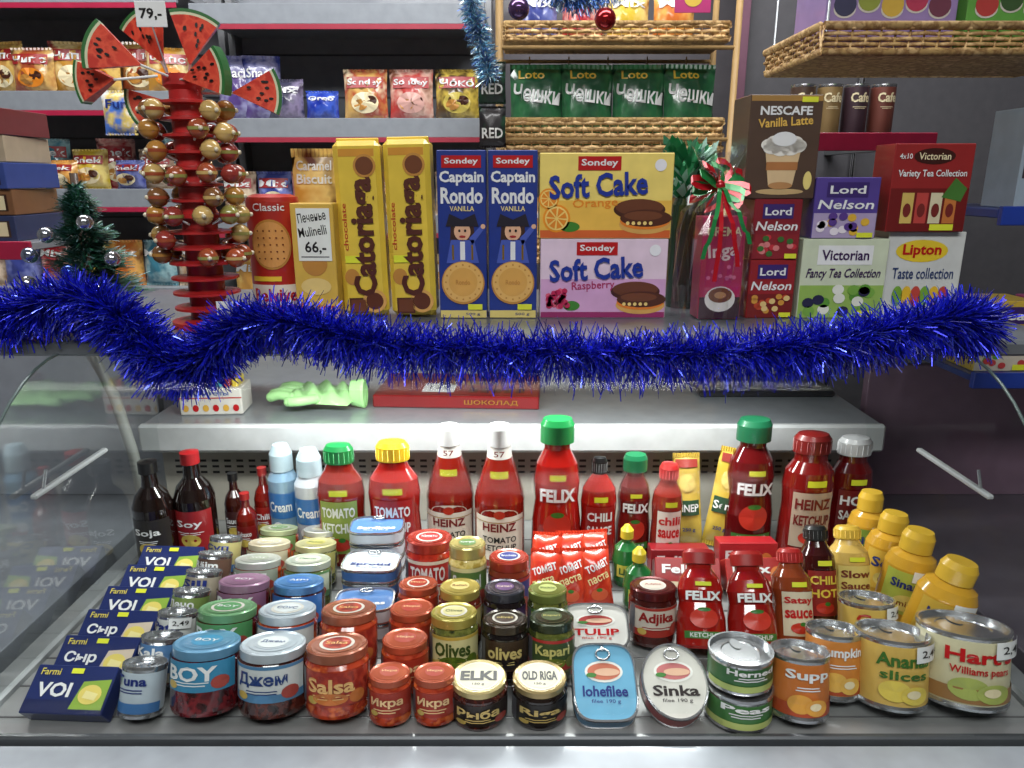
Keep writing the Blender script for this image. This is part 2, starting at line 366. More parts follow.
for k in range(16):
    a=2*math.pi*k/16+.2; mt=RB if k%2 else RG; s0=.042 if k%2 else .036
    pts=[]
    for t in range(9):
        s=t/8*2*math.pi; rr=s0*math.sin(s/2); pts.append(Vector((rr*math.cos(a+.35*math.sin(s)),-.012+rr*.45*math.sin(a*2),.184+rr*.75*math.sin(a)+.006*math.sin(s))))
    w_=Vector((-math.sin(a)*.3,.3,.9))*.0045
    for i in range(8): q.add([pts[i]+w_,pts[i]-w_,pts[i+1]-w_,pts[i+1]+w_],[(0,1,2,3)],mt)
for (dx,zz,mt) in((-.028,.09,RG),(.02,.08,RB),(-.01,.06,RB),(.034,.11,RG)):
    pts=[Vector((dx*t/8,-.014-.042*math.sin(min(1,t/5)*1.5),.184-(.184-zz)*t/8+.004*math.sin(t*2))) for t in range(9)]
    for i in range(8): q.add([pts[i]+Vector((.003,0,0)),pts[i]-Vector((.003,0,0)),pts[i+1]-Vector((.003,0,0)),pts[i+1]+Vector((.003,0,0))],[(0,1,2,3)],mt)
q.ball((0,-.012,.184),.008,RB,10,8)
q.done('cellophane_gift_bag',(.283,1.055,1.3073))
q=B(); GF=m(50,140,90,.25,.4)
q.lathe([(0,0),(.026,0),(.028,.01),(.028,.12),(.024,.155),(.013,.185),(.012,.215),(.014,.217),(.014,.235),(0,.236)],[m(22,50,28,.15,coat=.6)]*5+[GF]*4)
for k in range(160):
    a=R()*6.28; r=.015+.030*R(); z=.17+.075*R(); q.add([(0,0,z-.02),(r*math.cos(a),r*math.sin(a),z),(r*math.cos(a+.3),r*math.sin(a+.3),z+.012)],[(0,1,2)],GF if k%3 else m(190,230,212,.2,.5))
q.done('wine_bottle',(.268,1.155,1.3073))

def nescafe(q,S,w,h):
    q.rect(S,-w/2+.001,h*.94,w/2-.001,h-.001,m(170,130,70),1); q.txt(S,'NESCAFE',-.0,h*.85,w*.72,h*.085,WHITE,3,bold=.03); q.txt(S,'Vanilla Latte',0,h*.745,w*.76,h*.085,m(235,190,90),3,rot=4,bold=.02)
    q.poly(S,[(-w*.25,h*.48),(w*.25,h*.48),(w*.17,h*.13),(-w*.17,h*.13)],m(225,195,150),3); q.ell(S,0,h*.13,w*.17,h*.035,m(190,140,90),4); q.rect(S,-w*.22,h*.28,w*.22,h*.36,m(180,120,70),4)
    for k in range(9): q.ell(S,w*.19*math.cos(k*.75),h*.52+h*.045*math.sin(k*.75),w*.13,h*.06,m(244,240,230),5)
    q.ell(S,0,h*.58,w*.17,h*.07,WHITE,6); q.ell(S,w*.38,h*.18,w*.06,h*.09,m(235,215,130),3); q.ell(S,0,h*.07,w*.34,h*.03,m(200,170,120),2)
    q.rect(S,w*.2,h*.93,w*.42,h*.98,TAG,4)
def tea(name,bg2,blobs,tc):
    def d(q,S,w,h):
        q.rect(S,-w/2+.001,.001,w/2-.001,h*.42,bg2,1)
        q.rect(S,-w*.32,h*.68,w*.32,h*.92,m(60,40,110) if tc is WHITE else WHITE,2)
        ls=name.split('|'); q.txt(S,ls[0],0,h*.8,w*.55,h*.13,WHITE if tc is WHITE else tc,4,bold=.02)
        if len(ls)>1: q.txt(S,ls[1],0,h*.56,w*.86,h*.15,tc,4,bold=.015,shear=.2)
        for k in range(16):
            c=blobs[k%len(blobs)]; q.ell(S,w*(-.38+.76*R()),h*(.08+.3*R()),w*.07,w*.06,c,3+k%3,12)
        q.rect(S,w*.2,h*.02,w*.45,h*.1,TAG,7)
    return d
carton('tea_box',.335,.402,1.307,1.390,1.05,.06,m(150,36,38),tea('Lord|Nelson',m(120,30,26),[m(210,150,60),m(190,70,40),m(230,200,130)],WHITE),rz=3)
carton('tea_box',.335,.402,1.3905,1.473,1.05,.06,m(132,30,42),tea('Lord|Nelson',m(140,36,44),[m(200,50,60),m(220,130,130),m(60,110,50)],WHITE),rz=1)
carton('latte_box',.318,.416,1.4735,1.608,1.05,.07,m(84,64,52),nescafe,rz=2)
carton('tea_box',.408,.529,1.307,1.419,1.05,.06,m(208,218,190),tea('Victorian|Fancy Tea Collection',m(150,186,90),[m(90,150,50),m(230,232,222),m(40,40,70),m(120,170,70)],m(60,30,80)))
carton('tea_box',.417,.506,1.4195,1.502,1.05,.06,m(84,66,146),tea('Lord|Nelson',m(176,160,196),[m(226,180,60),m(236,228,236),m(90,60,140)],WHITE))
def vict(q,S,w,h):
    q.rect(S,-w/2+.001,h*.0+.001,w/2-.001,h*.5,m(112,24,24),1); q.ell(S,0,h*.86,w*.26,h*.09,m(60,20,15),2); q.txt(S,'Victorian',0,h*.86,w*.4,h*.08,CREAM,4); q.txt(S,'Variety Tea Collection',0,h*.66,w*.86,h*.10,WHITE,4,bold=.015)
    for k in range(4): q.rect(S,-w*.34+k*w*.18,h*.1,-w*.34+k*w*.18+w*.15,h*.45,[m(215,185,100),m(190,70,64),m(220,210,175),m(200,120,60)][k],3); q.ell(S,-w*.265+k*w*.18,h*.25,w*.05,h*.08,m(120,40,36),4)
    q.poly(S,[(w*.15,h*.4),(w*.3,h*.62),(w*.46,h*.5),(w*.4,h*.35)],m(70,120,50),4); q.rect(S,w*.05,h*.02,w*.35,h*.09,TAG,5); q.txt(S,'4x10',-w*.36,h*.86,w*.16,h*.06,WHITE,4)
def lipton(q,S,w,h):
    q.ell(S,-w*.05,h*.78,w*.34,h*.13,m(230,200,50),2); q.txt(S,'Lipton',-w*.05,h*.78,w*.5,h*.16,RED,4,bold=.03); q.txt(S,'Taste collection',0,h*.52,w*.8,h*.13,m(40,60,110),4)
    for k in range(6): q.ell(S,w*(-.3+.12*k),h*.25,w*.07,h*.12,[m(120,170,60),m(235,190,50),m(195,70,60)][k%3],3)
carton('tea_box',.532,.640,1.307,1.428,1.06,.06,m(210,213,210),lipton,rz=-1)
carton('tea_box',.520,.628,1.4285,1.546,1.05,.06,m(150,38,38),vict,rz=-1)

# ------------------------------------------------------------ tinsel
def interp(P,n):
    out=[]
    for i in range(len(P)-1):
        p0=Vector(P[max(i-1,0)]);p1=Vector(P[i]);p2=Vector(P[i+1]);p3=Vector(P[min(i+2,len(P)-1)])
        for k in range(n):
            t=k/n; out.append(.5*((2*p1)+(-p0+p2)*t+(2*p0-5*p1+4*p2-p3)*t*t+(-p0+3*p1-3*p2+p3)*t**3))
    out.append(Vector(P[-1])); return out
def tinsel(name,P,rad,N,mats,wd=.0013):
    q=B(); path=interp(P,10); q.tube(path,.002,mats[0])
    ln=len(path)-1
    groups={mt:([],[]) for mt in mats}
    for k in range(N):
        t=R()*ln; i=min(int(t),ln-1); p=path[i].lerp(path[i+1],t-i); d=(path[i+1]-path[i]).normalized()
        a=Vector((R()-.5,R()-.5,R()-.5)).normalized(); a=(a-d*a.dot(d)*.6).normalized(); l=rad*(.65+.45*R())
        s=a.cross(Vector((R()-.5,R()-.5,R()-.5))).normalized()*wd/2
        c=Vector((R()-.5,R()-.5,R()-.8))*l*.45
        vs,fs=groups[mats[k%len(mats)]]; n=len(vs)
        m1=p+a*l*.55+c*.3; e=p+a*l+c
        vs+=[p-s,p+s,m1+s,m1-s,e+s*.7,e-s*.7]; fs+=[(n,n+1,n+2,n+3),(n+3,n+2,n+4,n+5)]
    for mt,(vs,fs) in groups.items(): q.add(vs,fs,mt)
    return q.done(name)
BL1=m(30,38,205,.28,.45,0,0); BL2=m(90,106,245,.2,.75,0,0); BL3=m(14,14,110,.35,.3,0,0)
tinsel('blue_tinsel_garland',[(-.617,.88,1.338),(-.57,.88,1.352),(-.52,.88,1.362),(-.475,.87,1.347),(-.445,.865,1.318),(-.415,.86,1.290),(-.385,.86,1.284),(-.352,.86,1.306),(-.325,.865,1.332),(-.26,.865,1.335),(-.20,.86,1.320),(-.12,.86,1.306),(-.02,.86,1.302),(.09,.86,1.299),(.19,.86,1.298),(.29,.86,1.301),(.37,.86,1.310),(.45,.865,1.326),(.52,.87,1.336),(.545,.875,1.336),(.568,.88,1.330)],.040,21000,[BL1,BL2,BL1,BL3],.0017)
# christmas tree
q=B(); G1=m(30,84,60,.5,var=0);G2=m(60,120,94,.4,var=0);G3=m(130,168,172,.3,.5,var=0)
q.tube([(0,0,0),(0,0,.2)],.005,m(70,50,35)); q.lathe([(0,0),(.025,0),(.022,.02),(0,.02)],m(120,90,50))
for k in range(5600):
    z=.02+.165*R(); rr=.078*(1-(z-.02)/.185)+.008; lay=.75+.25*math.sin(z*170); a=R()*6.283; rr*=lay*(.6+.4*R())
    d=Vector((math.cos(a),math.sin(a),-.1+.4*R())); p=Vector((0,0,z))+d*rr*.5; e=Vector((0,0,z))+d*rr; s=Vector((-math.sin(a),math.cos(a),.3))*.0015
    e2=e+Vector((R()-.5,R()-.5,R()-.5))*.012
    q.add([p-s,p+s,e2+s*.5,e2-s*.5],[(0,1,2,3)],(G1,G2,G1,G3)[k%4])
for (x,y,z,c) in((-.05,-.05,.065,m(225,228,235,.12,.9)),(.056,-.04,.095,m(225,228,235,.12,.9)),(.01,-.06,.08,m(60,90,190,.15,.8)),(-.02,-.045,.125,m(200,205,215,.12,.9)),(.028,-.04,.14,m(225,228,235,.12,.9)),(-.045,-.045,.10,m(180,190,220,.12,.9)),(.04,-.055,.055,m(200,205,215,.12,.9)),(-.06,-.04,.04,m(225,228,235,.12,.9))): q.ball((x,y,z),.010,c)
q.done('small_christmas_tree',(-.562,.985,1.3073))
# lollipop tower
q=B(); LR=m(182,40,40,.35)
q.lathe([(0,0),(.048,0),(.048,.008),(.024,.012),(.020,.30),(.026,.305),(.026,.318),(0,.319)],LR,24)
for i in range(14):
    z=.022+i*.020; rr=.043 if i<6 else .034; q.lathe([(.018,z),(rr,z+.002),(rr,z+.005),(.018,z+.008)],LR,24)
cols=[m(190,136,64,.18,coat=.6),m(166,80,50,.18,coat=.6),m(156,150,80,.18,coat=.6),m(210,176,108,.18,coat=.6),m(156,60,52,.18,coat=.6),m(132,90,54,.18,coat=.6)]
for (z,n,r,ph) in((.276,8,.046,.2),(.251,8,.048,.6),(.226,8,.046,.1),(.199,9,.052,.5),(.172,8,.050,0),(.146,9,.052,.3),(.120,8,.050,.15),(.095,8,.050,.5)):
    for k in range(n):
        if R()<.08: continue
        a=ph+2*math.pi*k/n
        if math.sin(a)<-.90 and R()<.7: continue
        c=(r*math.cos(a),r*math.sin(a),z+.006*(R()-.5)); mt=cols[int(R()*6)]
        q.ball(c,.0125,mt,14,9); q.lathe([(.0129,-.002),(.0130,.002)],cols[(k+2)%6],14,M=Matrix.Translation(c)); q.tube([(.017*math.cos(a),.017*math.sin(a),z-.012),c],.0015,WHITE,5)
        e=Vector(c)+Vector((math.cos(a),math.sin(a),0))*.013; q.ball(e,.003,m(230,220,190,.3),8,6)
q.box(.03,.055,-.05,-.049,.01,.04,WHITE,.0002); q.txt(flat(-.0505),'13,-',.0425,.026,.02,.012,BLACK,3)
q.done('lollipop_display_tower',(-.413,1.0,1.3073))
def slice_(x,y,z,ang,s,yaw=0,stick=.03):
    q=B(); d=.008; RD=pr((210,70,52),(222,88,64),(190,54,42),60,.3); WR=m(218,221,184); GR=m(56,116,62,.3,coat=.4); n=10; H=math.radians(27)
    def ring(r0,r1,mt):
        vs=[];fs=[]
        for i in range(n+1):
            a=-H+2*H*i/n
            for yy in(-d,d):
                for r in(r0,r1): vs.append((r*math.sin(a),yy*(1 if r>.01 else .4),r*math.cos(a)))
        for i in range(n):
            b=4*i; fs+=[(b,b+1,b+5,b+4),(b+2,b+6,b+7,b+3),(b+1,b+3,b+7,b+5)]
        fs+=[(0,2,3,1),(4*n,4*n+1,4*n+3,4*n+2)]
        q.add(vs,fs,mt)
    ring(.002*s,.058*s,RD); ring(.058*s,.061*s,WR); ring(.061*s,.065*s,GR)
    for k in range(8):
        a=H*(R()*1.4-.7); r=(.022+.03*R())*s; q.ell(flat(-d),r*math.sin(a),r*math.cos(a),.0016,.003,BLACK,1,8)
    q.tube([(0,0,.004),(0,0,-stick)],.0016,WHITE,5)
    q.done('watermelon_lollipop',(x,y,z),ry=ang,rz=yaw)
for (x,z,a,s,yw,y,st) in((-.484,1.617,-92,.86,-15,.970,.06),(-.447,1.632,-68,1.0,12,.965,.03),(-.438,1.640,-24,1.0,-15,1.0,.02),(-.408,1.638,12,1.0,18,1.01,.02),(-.404,1.618,82,.95,-12,.975,.02),(-.358,1.606,88,.95,14,1.01,.05),(-.452,1.598,-102,.75,25,1.03,.03)):
    slice_(x,y,z,a,s,yw,st)
q=B(); q.box(-.018,.018,0,.001,0,.028,WHITE,.0003); q.txt(flat(0),'79,-',0,.014,.026,.013,BLACK,2,bold=.02); q.tube([(0,.001,0),(.01,.006,-.05)],.001,WHITE,5); q.done('price_tag',(-.423,.95,1.672))
# ------------------------------------------------------------ bottles
def bottle(name,x,y,prof,mats,sy=1,sx=1,labels=None,lean=0,rz=0,z=DZ,sit=True,roll=0):
    q=B(); q.lathe(prof,mats,32,sx,sy)
    if labels: labels(q)
    return q.done(name,(x,y,z),rx=-lean,rz=rz,ry=roll,sit=z if sit else None)
def squeezy(x,y,r,h,body,cap,lab,txts,tc=WHITE,sy=.72,capr=.5,name='ketchup_bottle',lean=0,rz=0,sticker=True,roll=0,shoulder=.70,sc_=None,neck=.42):
    p=[(0,0),(r*.9,0),(r,h*.03),(r*.98,h*.25),(r*.93,h*.42),(r*.98,h*.58),(r*.9,h*shoulder),(r*.62,h*(shoulder+.08)),(r*neck,h*.84),(r*capr,h*.845),(r*capr,h*.95),(r*capr*.8,h*.985),(0,h)]
    mats=[body]*8+[cap]*4
    def lb(q):
        S=cyl(r,sy)
        q.rect(S,-r*.8,h*.12,r*.8,h*.56,lab,2,10)
        for i,t in enumerate(txts): q.txt(S,t,0,h*(.47-.13*i),r*1.35,h*.085,tc,5,bold=.03)
        q.ell(S,0,h*.2,r*.45,h*.055,m(195,50,36),5)
        q.ell(S,r*.1,h*.24,r*.14,h*.02,m(50,120,40),6)
        if sticker: q.rect(S,-r*.3,h*.61,r*.4,h*.66,TAG,5,4)
        if sc_: q.rect(S,-r*.8,h*.10,r*.8,h*.13,sc_,5,8)
        for k in range(18):
            a=2*math.pi*k/18; q.tube([(r*capr*math.cos(a),r*capr*sy*math.sin(a),h*.86),(r*capr*math.cos(a),r*capr*sy*math.sin(a),h*.94)],.0006,cap,4)
    return bottle(name,x,y,p,mats,sy=sy,labels=lb,lean=lean,rz=rz,roll=roll)
KR=m(160,24,18,.12,coat=1); DR=m(96,14,16,.12,coat=1); GC=m(30,128,66,.3); YC=m(234,190,40,.3)
squeezy(-.25,1.0,.036,.185,m(140,34,24,.12,coat=1),GC,m(140,160,70),['TOMATO','KETCHUP'],tc=WHITE,capr=.6,neck=.5)
squeezy(-.172,1.0,.039,.19,KR,YC,m(165,28,28),['TOMATO','KETCHUP'],sc_=GC,capr=.62,neck=.5)
def heinz(x,y,h,r,rz=0):
    gl=m(132,28,18,.08,coat=1)
    p=[(0,0),(r*.92,0),(r,h*.03),(r,h*.48),(r*.93,h*.54),(r*.72,h*.66),(r*.5,h*.78),(r*.43,h*.86),(r*.47,h*.865),(r*.47,h*.985),(r*.4,h),(0,h)]
    mats=[gl]*6+[m(232,230,224)]*1+[WHITE]*4
    def lb(q):
        S=cyl(r); C=m(232,226,210)
        q.rect(S,-r*1.1,h*.08,r*1.1,h*.40,C,1,12); q.ell(S,0,h*.40,r*.8,h*.06,C,1)
        q.rect(S,-r*1.1,h*.36,r*1.1,h*.365,GOLD,3,10)
        q.txt(S,'HEINZ',0,h*.325,r*1.35,h*.06,m(120,20,20),4,bold=.03); q.txt(S,'TOMATO',0,h*.235,r*1.35,h*.045,BLACK,4,bold=.02); q.txt(S,'KETCHUP',0,h*.175,r*1.35,h*.045,BLACK,4,bold=.02)
        q.ell(S,0,h*.42,r*.22,h*.03,m(190,50,30),4); q.ell(S,0,h*.115,r*.4,h*.02,m(60,110,50),4)
        S2=cyl(r*.62); q.rect(S2,-r*.3,h*.66,r*.3,h*.71,TAG,12,4)
        S3=cyl(r*.49); q.txt(S3,'57',0,h*.82,r*.4,h*.04,m(120,20,20),4)
    bottle('ketchup_bottle',x,y,p,mats,labels=lb,rz=rz)
heinz(-.092,1.02,.205,.036); heinz(-.018,1.0,.212,.037)
def felix(x,y,h,r,body,cap,lean=0,rz=0,roll=0,name='ketchup_bottle'):
    p=[(0,0),(r*.9,0),(r,h*.03),(r*.97,h*.3),(r*.86,h*.45),(r*.92,h*.58),(r*.8,h*.70),(r*.5,h*.80),(r*.5,h*.84),(r*.66,h*.845),(r*.66,h*.96),(r*.55,h),(0,h)]
    def lb(q):
        S=cyl(r,.78); q.txt(S,'FELIX',0,h*.52,r*1.35,h*.09,WHITE,8,bold=.04); q.ell(S,0,h*.30,r*.55,h*.10,m(205,55,38),4); q.ell(S,0,h*.385,r*.25,h*.02,m(50,120,40),6); q.rect(S,-r*.8,h*.1,r*.8,h*.17,m(60,120,50),4,8); q.txt(S,'KETCHUP',0,h*.135,r*1.1,h*.045,WHITE,6); q.rect(S,-r*.3,h*.62,r*.3,h*.66,TAG,5,4)
    return bottle(name,x,y,p,[body]*8+[cap]*4,sy=.78,labels=lb,lean=lean,rz=rz,roll=roll)
felix(.065,1.0,.222,.037,KR,GC); felix(.36,1.04,.208,.039,DR,m(24,100,66)); felix(.182,1.02,.16,.027,m(108,22,20,.12,coat=1),m(24,118,74))
squeezy(.127,1.0,.027,.165,KR,BLACK,m(150,24,22),['CHILI','SAUCE'],neck=.35,capr=.4)
squeezy(.228,1.0,.023,.155,m(140,44,34,.12,coat=.8),m(176,36,34),m(225,216,206),['chili','sauce'],tc=RED,sy=1,neck=.5,capr=.6,name='sauce_bottle')
squeezy(.44,1.02,.039,.195,m(116,20,18,.12,coat=1),m(120,26,24),m(180,160,140),['HEINZ','KETCHUP'],tc=m(110,20,20),neck=.6,capr=.7)
squeezy(.515,1.045,.033,.18,DR,m(206,208,210),m(110,22,26),['HOT','SAUCE'],neck=.6,capr=.75)
for (x,c,t,rr,hh) in((.274,(176,150,70),'SINEP',-5,.148),(.312,(190,160,60),'Senf',8,.158)):
    pillow('mustard_pouch',x,1.035,.040,hh,.024,pr(c,(214,184,80),(84,96,50),12,.25,.7),[(t,0,.44,.8,.08,WHITE),('250 g',0,.2,.5,.05,NAVY)],deco=lambda q,S,w,h:(q.rect(S,-w*.42,h*.36,w*.42,h*.52,m(46,84,60),1,6),q.rect(S,-w*.42,h*.86,w*.42,h*.94,m(150,50,40),1,6),q.ell(S,0,h*.7,w*.3,h*.09,m(226,200,110),1)),sit=DZ,rz=-10,rx=-8,ry=rr)
def soy(x,y,r,h,cap,lab,txt,glass=m(22,12,10,.08,coat=1)):
    p=[(0,0),(r*.95,0),(r,h*.03),(r,h*.58),(r*.8,h*.68),(r*.42,h*.76),(r*.36,h*.88),(r*.46,h*.885),(r*.46,h*.985),(0,h)]
    def lb(q):
        S=cyl(r); q.rect(S,-r*1.2,h*.12,r*1.2,h*.5,lab,1,12); q.txt(S,txt,0,h*.38,r*1.3,h*.08,WHITE,4,bold=.02); q.ell(S,0,h*.23,r*.5,h*.06,m(210,184,84),3); q.fine(S,0,h*.3,r*1.4,2,WHITE,3)
    bottle('soy_sauce_bottle',x,y,p,[glass]*6+[cap]*3,labels=lb)
soy(-.520,.985,.028,.165,BLACK,m(40,36,34),'Soja'); soy(-.470,1.01,.029,.17,m(170,28,32),m(150,34,38),'Soy')
soy(-.427,1.05,.016,.12,BLACK,m(60,30,30),'Sauce',m(50,16,10,.1,coat=1)); soy(-.40,1.02,.0155,.10,m(160,28,26),m(120,20,20),'Tabasco',m(110,22,12,.1,coat=1)); soy(-.385,1.06,.0155,.125,m(170,34,30),m(150,30,24),'Chili',m(120,22,12,.1,coat=1))
def cream(x,y,r,h,body,name='whipped_cream_can'):
    p=[(0,0),(r,0),(r,.003),(r,h*.66),(r*.7,h*.74),(r*.78,h*.745),(r*.76,h*.90),(r*.5,h*.985),(0,h)]
    def lb(q):
        S=cyl(r); q.rect(S,-r*1.2,h*.3,r*1.2,h*.55,m(50,110,176),1,10); q.txt(S,'Cream',0,h*.42,r*1.5,h*.1,WHITE,4,bold=.02); q.ell(S,0,h*.18,r*.5,h*.07,m(200,60,66),3); q.ell(S,-r*.2,h*.22,r*.35,h*.05,WHITE,5)
    bottle(name,x,y,p,[body]*4+[m(190,212,222,.2,coat=.5)]*4,labels=lb)
cream(-.352,1.055,.0225,.165,m(140,178,206,.25,.3)); cream(-.304,1.035,.024,.165,m(205,212,220,.25,.2))
def must(x,y,r,h,rz,lab,txt,roll=0):
    p=[(0,0),(r*.9,0),(r,h*.04),(r,h*.62),(r*.85,h*.72),(r*.5,h*.78),(r*.62,h*.785),(r*.62,h*.93),(r*.5,h),(0,h)]
    MY=m(210,160,50,.2,coat=.8)
    def lb(q):
        S=cyl(r,.8); q.rect(S,-r,h*.14,r,h*.6,lab,3,10); q.txt(S,txt,0,h*.46,r*1.4,h*.12,NAVY,6,bold=.03); q.ell(S,0,h*.27,r*.5,h*.09,m(232,214,120),5); q.txt(S,'mild',0,h*.27,r*.6,h*.06,m(130,60,20),6)
        q.rect(S,r*.0,h*.52,r*.8,h*.64,WHITE,8,6)
    bottle('mustard_bottle',x,y,p,[MY]*5+[m(222,180,56)]*4,sy=.8,labels=lb,rz=rz,roll=roll)
must(.508,.965,.027,.125,-12,m(120,150,60),'Sinep'); must(.503,.905,.029,.12,-18,m(220,180,70),'Senf',4); must(.498,.845,.031,.125,-20,m(180,190,80),'Sinappi',6); must(.500,.780,.034,.118,-15,m(210,172,66),'Mustard',12)
# ------------------------------------------------------------ jars / cans
def jar(x,y,r,h,cont,lid,label,txt,tc=WHITE,band=None,lean=8,rz=0,lidtxt=None,lt=BLACK,name='preserve_jar',lo=.22,hi=.74,pic=None,tag=False,z=DZ):
    q=B()
    p=[(0,0),(r*.86,0),(r*.97,h*.03),(r,h*.09),(r,h*.76),(r*.93,h*.82),(r*.87,h*.84),(r*.95,h*.845),(r*.955,h*.975),(r*.9,h*.995),(r*.8,h*.98),(0,h*.985)]
    q.lathe(p,[cont]*6+[lid]*5,30)
    S=cyl(r)
    if label:
        q.rect(S,-r*1.35,h*lo,r*1.35,h*hi,label,1,16)
        if band: q.rect(S,-r*1.35,h*lo,r*1.35,h*(lo+.12),band,2,16); q.rect(S,-r*1.35,h*(hi-.05),r*1.35,h*hi,band,2,16)
        q.txt(S,txt,0,h*(lo+(hi-lo)*.62),r*1.5,h*.22,tc,4,bold=.03)
        q.fine(S,r*.0,h*(lo+(hi-lo)*.3),r*1.3,2,tc,3)
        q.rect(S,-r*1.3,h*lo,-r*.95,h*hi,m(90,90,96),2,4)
        q.ell(S,r*.85,h*(lo+.13),r*.28,h*.10,pic or m(170,70,60),3,12); q.ell(S,-r*.6,h*(lo+.09),r*.2,h*.06,m(206,176,90),3,12)
        if pic: q.ell(S,0,h*(lo+(hi-lo)*.25),r*.55,h*.09,pic,4)
    if lidtxt:
        T=top(h*.985); q.ell(T,0,0,r*.76,r*.76,m(222,218,200),1,28); q.ell(T,0,0,r*.68,r*.68,m(206,200,176),2,28); q.txt(T,lidtxt,0,0,r*1.25,r*.5,lt,3,bold=.04); q.txt(T,'150 g',0,-r*.45,r*.4,r*.14,lt,3)
    else:
        T=top(h*.985); q.ell(T,0,0,r*.7,r*.7,lid,1,24); q.ell(T,0,0,r*.55,r*.55,m(210,206,196) if tag or (int(x*997)%2) else lid,2,24); q.ell(T,0,0,r*.45,r*.45,label or lid,3,24); q.txt(T,txt,0,0,r*.7,r*.22,tc,4)
    return q.done(name,(x,y,z),rx=-lean,rz=rz,sit=z)
def can(x,y,r,h,label,txt,tc=WHITE,band=None,pic=None,lean=20,rz=0,name='food_can',metal=SILV,tag=False,txt2=None,z=DZ,roll=0):
    q=B()
    p=[(0,0),(r*.93,0),(r*.95,.003),(r,.0),(r*1.01,.003),(r*.985,.006),(r*.985,h-.006),(r*1.01,h-.003),(r,h),(r*.94,h),(r*.93,h-.005),(r*.6,h-.004),(r*.58,h-.005),(0,h-.005)]
    q.lathe(p,[metal]*5+[label]+[metal]*7,32)
    S=cyl(r)
    if band: q.rect(S,-r*1.5,h*.1,r*1.5,h*.3,band,1,16)
    q.txt(S,txt,0,h*.74,r*1.5,h*.19,tc,4,bold=.03)
    if txt2: q.txt(S,txt2,0,h*.53,r*1.3,h*.13,tc,4,bold=.02)
    else: q.fine(S,0,h*.55,r*1.2,2,tc,3)
    if pic:
        q.ell(S,-r*.25,h*.30,r*.42,h*.15,pic,3); q.ell(S,r*.3,h*.25,r*.4,h*.13,pic,4); q.ell(S,r*.25,h*.27,r*.2,h*.06,CREAM,5)
    q.ell(top(h-.005),0,r*.45,r*.16,r*.3,metal,3,16)
    if tag: q.rect(S,r*.25,h*.72,r*1.25,h*.95,WHITE,9,8); q.txt(S,'2,49',r*.75,h*.835,r*.7,h*.12,BLACK,11)
    return q.done(name,(x,y,z),rx=-lean,rz=rz,ry=roll,sit=z)
Y=[.670,.739,.804,.866,.925,.982]
RR=[.0355,.0335,.0315,.0305,.0295,.028]
H5=[.070,.068,.066,.062,.056,.050]
BERRY=pr((76,16,24),(112,28,34),(44,12,16),60,.12,.9); PLUM=pr((48,22,20),(86,38,28),(24,12,10),60,.12,.9)
SALS=pr((178,64,36),(144,40,24),(200,98,48),70,.12,.9); GRN=pr((82,88,38),(114,116,54),(48,54,24),70,.12,.9); PALE=pr((205,184,100),(225,206,132),(172,148,68),70,.12,.9)
for i,(c,lid,t) in enumerate((((60,140,180),(100,150,184),'BOY'),((84,150,92),(110,160,112),'BOY'),((140,96,128),(150,112,140),'BOY'),((158,166,150),(180,184,176),'ХОТ'),((200,190,160),(206,194,166),'Boy'),((120,150,90),(170,180,140),'Boy'))):
    jar(-.327-.0035*i,Y[i],RR[i],H5[i],BERRY if i<3 else SALS,m(*lid,.3,.2),m(*c),t,lo=.40,hi=.84,lean=15,rz=-5)
for i,(cont,lab,tx,tc,lid,band) in enumerate(((PLUM,m(210,216,216),'Джем',m(30,60,120),m(190,200,208,.3,.3),m(80,130,170)),(SALS,m(212,216,214),'СОУС',m(30,60,120),m(190,200,208,.3,.3),m(84,120,166)),(PLUM,m(46,106,178),'АИЧ',WHITE,m(80,130,184,.3,.3),None),(GRN,m(196,204,180),'Песто',m(40,90,50),m(190,196,176,.3,.3),m(96,138,84)),(GRN,m(180,172,96),'Pesto',m(40,90,50),m(196,190,140,.3,.3),None),(PALE,m(200,196,170),'Соус',m(90,50,40),m(200,200,190,.3,.3),None))):
    jar(-.255-.005*i,Y[i],RR[i],H5[i],cont,lid,lab,tx,tc,band,lean=13,rz=-3,lo=.28,hi=.82)
for i in range(7):
    c=[(190,204,214),(86,130,178),(208,212,208),(126,150,80),(174,164,146),(100,76,64),(190,180,120)][i]
    can(-.392-.0035*i,.660+i*.0475,.0222,.052,m(*c),['Tuna','Kala','Paté','Лечо','Sill','Räim','Суп'][i],NAVY if sum(c)>450 else WHITE,band=m(66,118,176) if i%2==0 else m(200,196,174),lean=20,rz=-12,tag=(i==2))
for (x,y,r) in((-.186,.670,.0335),(-.188,.738,.0325)):
    jar(x,y,r,.070,SALS,m(172,104,80,.25,.4),pr((140,38,30),(176,64,44),(112,24,22),50),'Salsa',m(235,186,120),lean=12,pic=m(206,120,60))
for (x,y,r,h) in((-.1285,.660,.0225,.050),(-.081,.660,.0225,.050),(-.119,.711,.0265,.055),(-.119,.767,.0270,.058),(-.118,.822,.0255,.058)):
    jar(x,y,r,h,SALS,m(190,92,64,.25,.4),m(164,50,34),'Икра',m(240,202,150),lean=8,lidtxt=None,name='roe_jar',tag=False)
jar(-.110,.884,.0315,.09,pr((166,34,26),(188,54,36),(130,24,20),50,.12,.9),m(176,64,52,.25,.4),m(176,44,42),'TOMATO',WHITE,m(225,216,200),lean=6,name='tomato_jar')
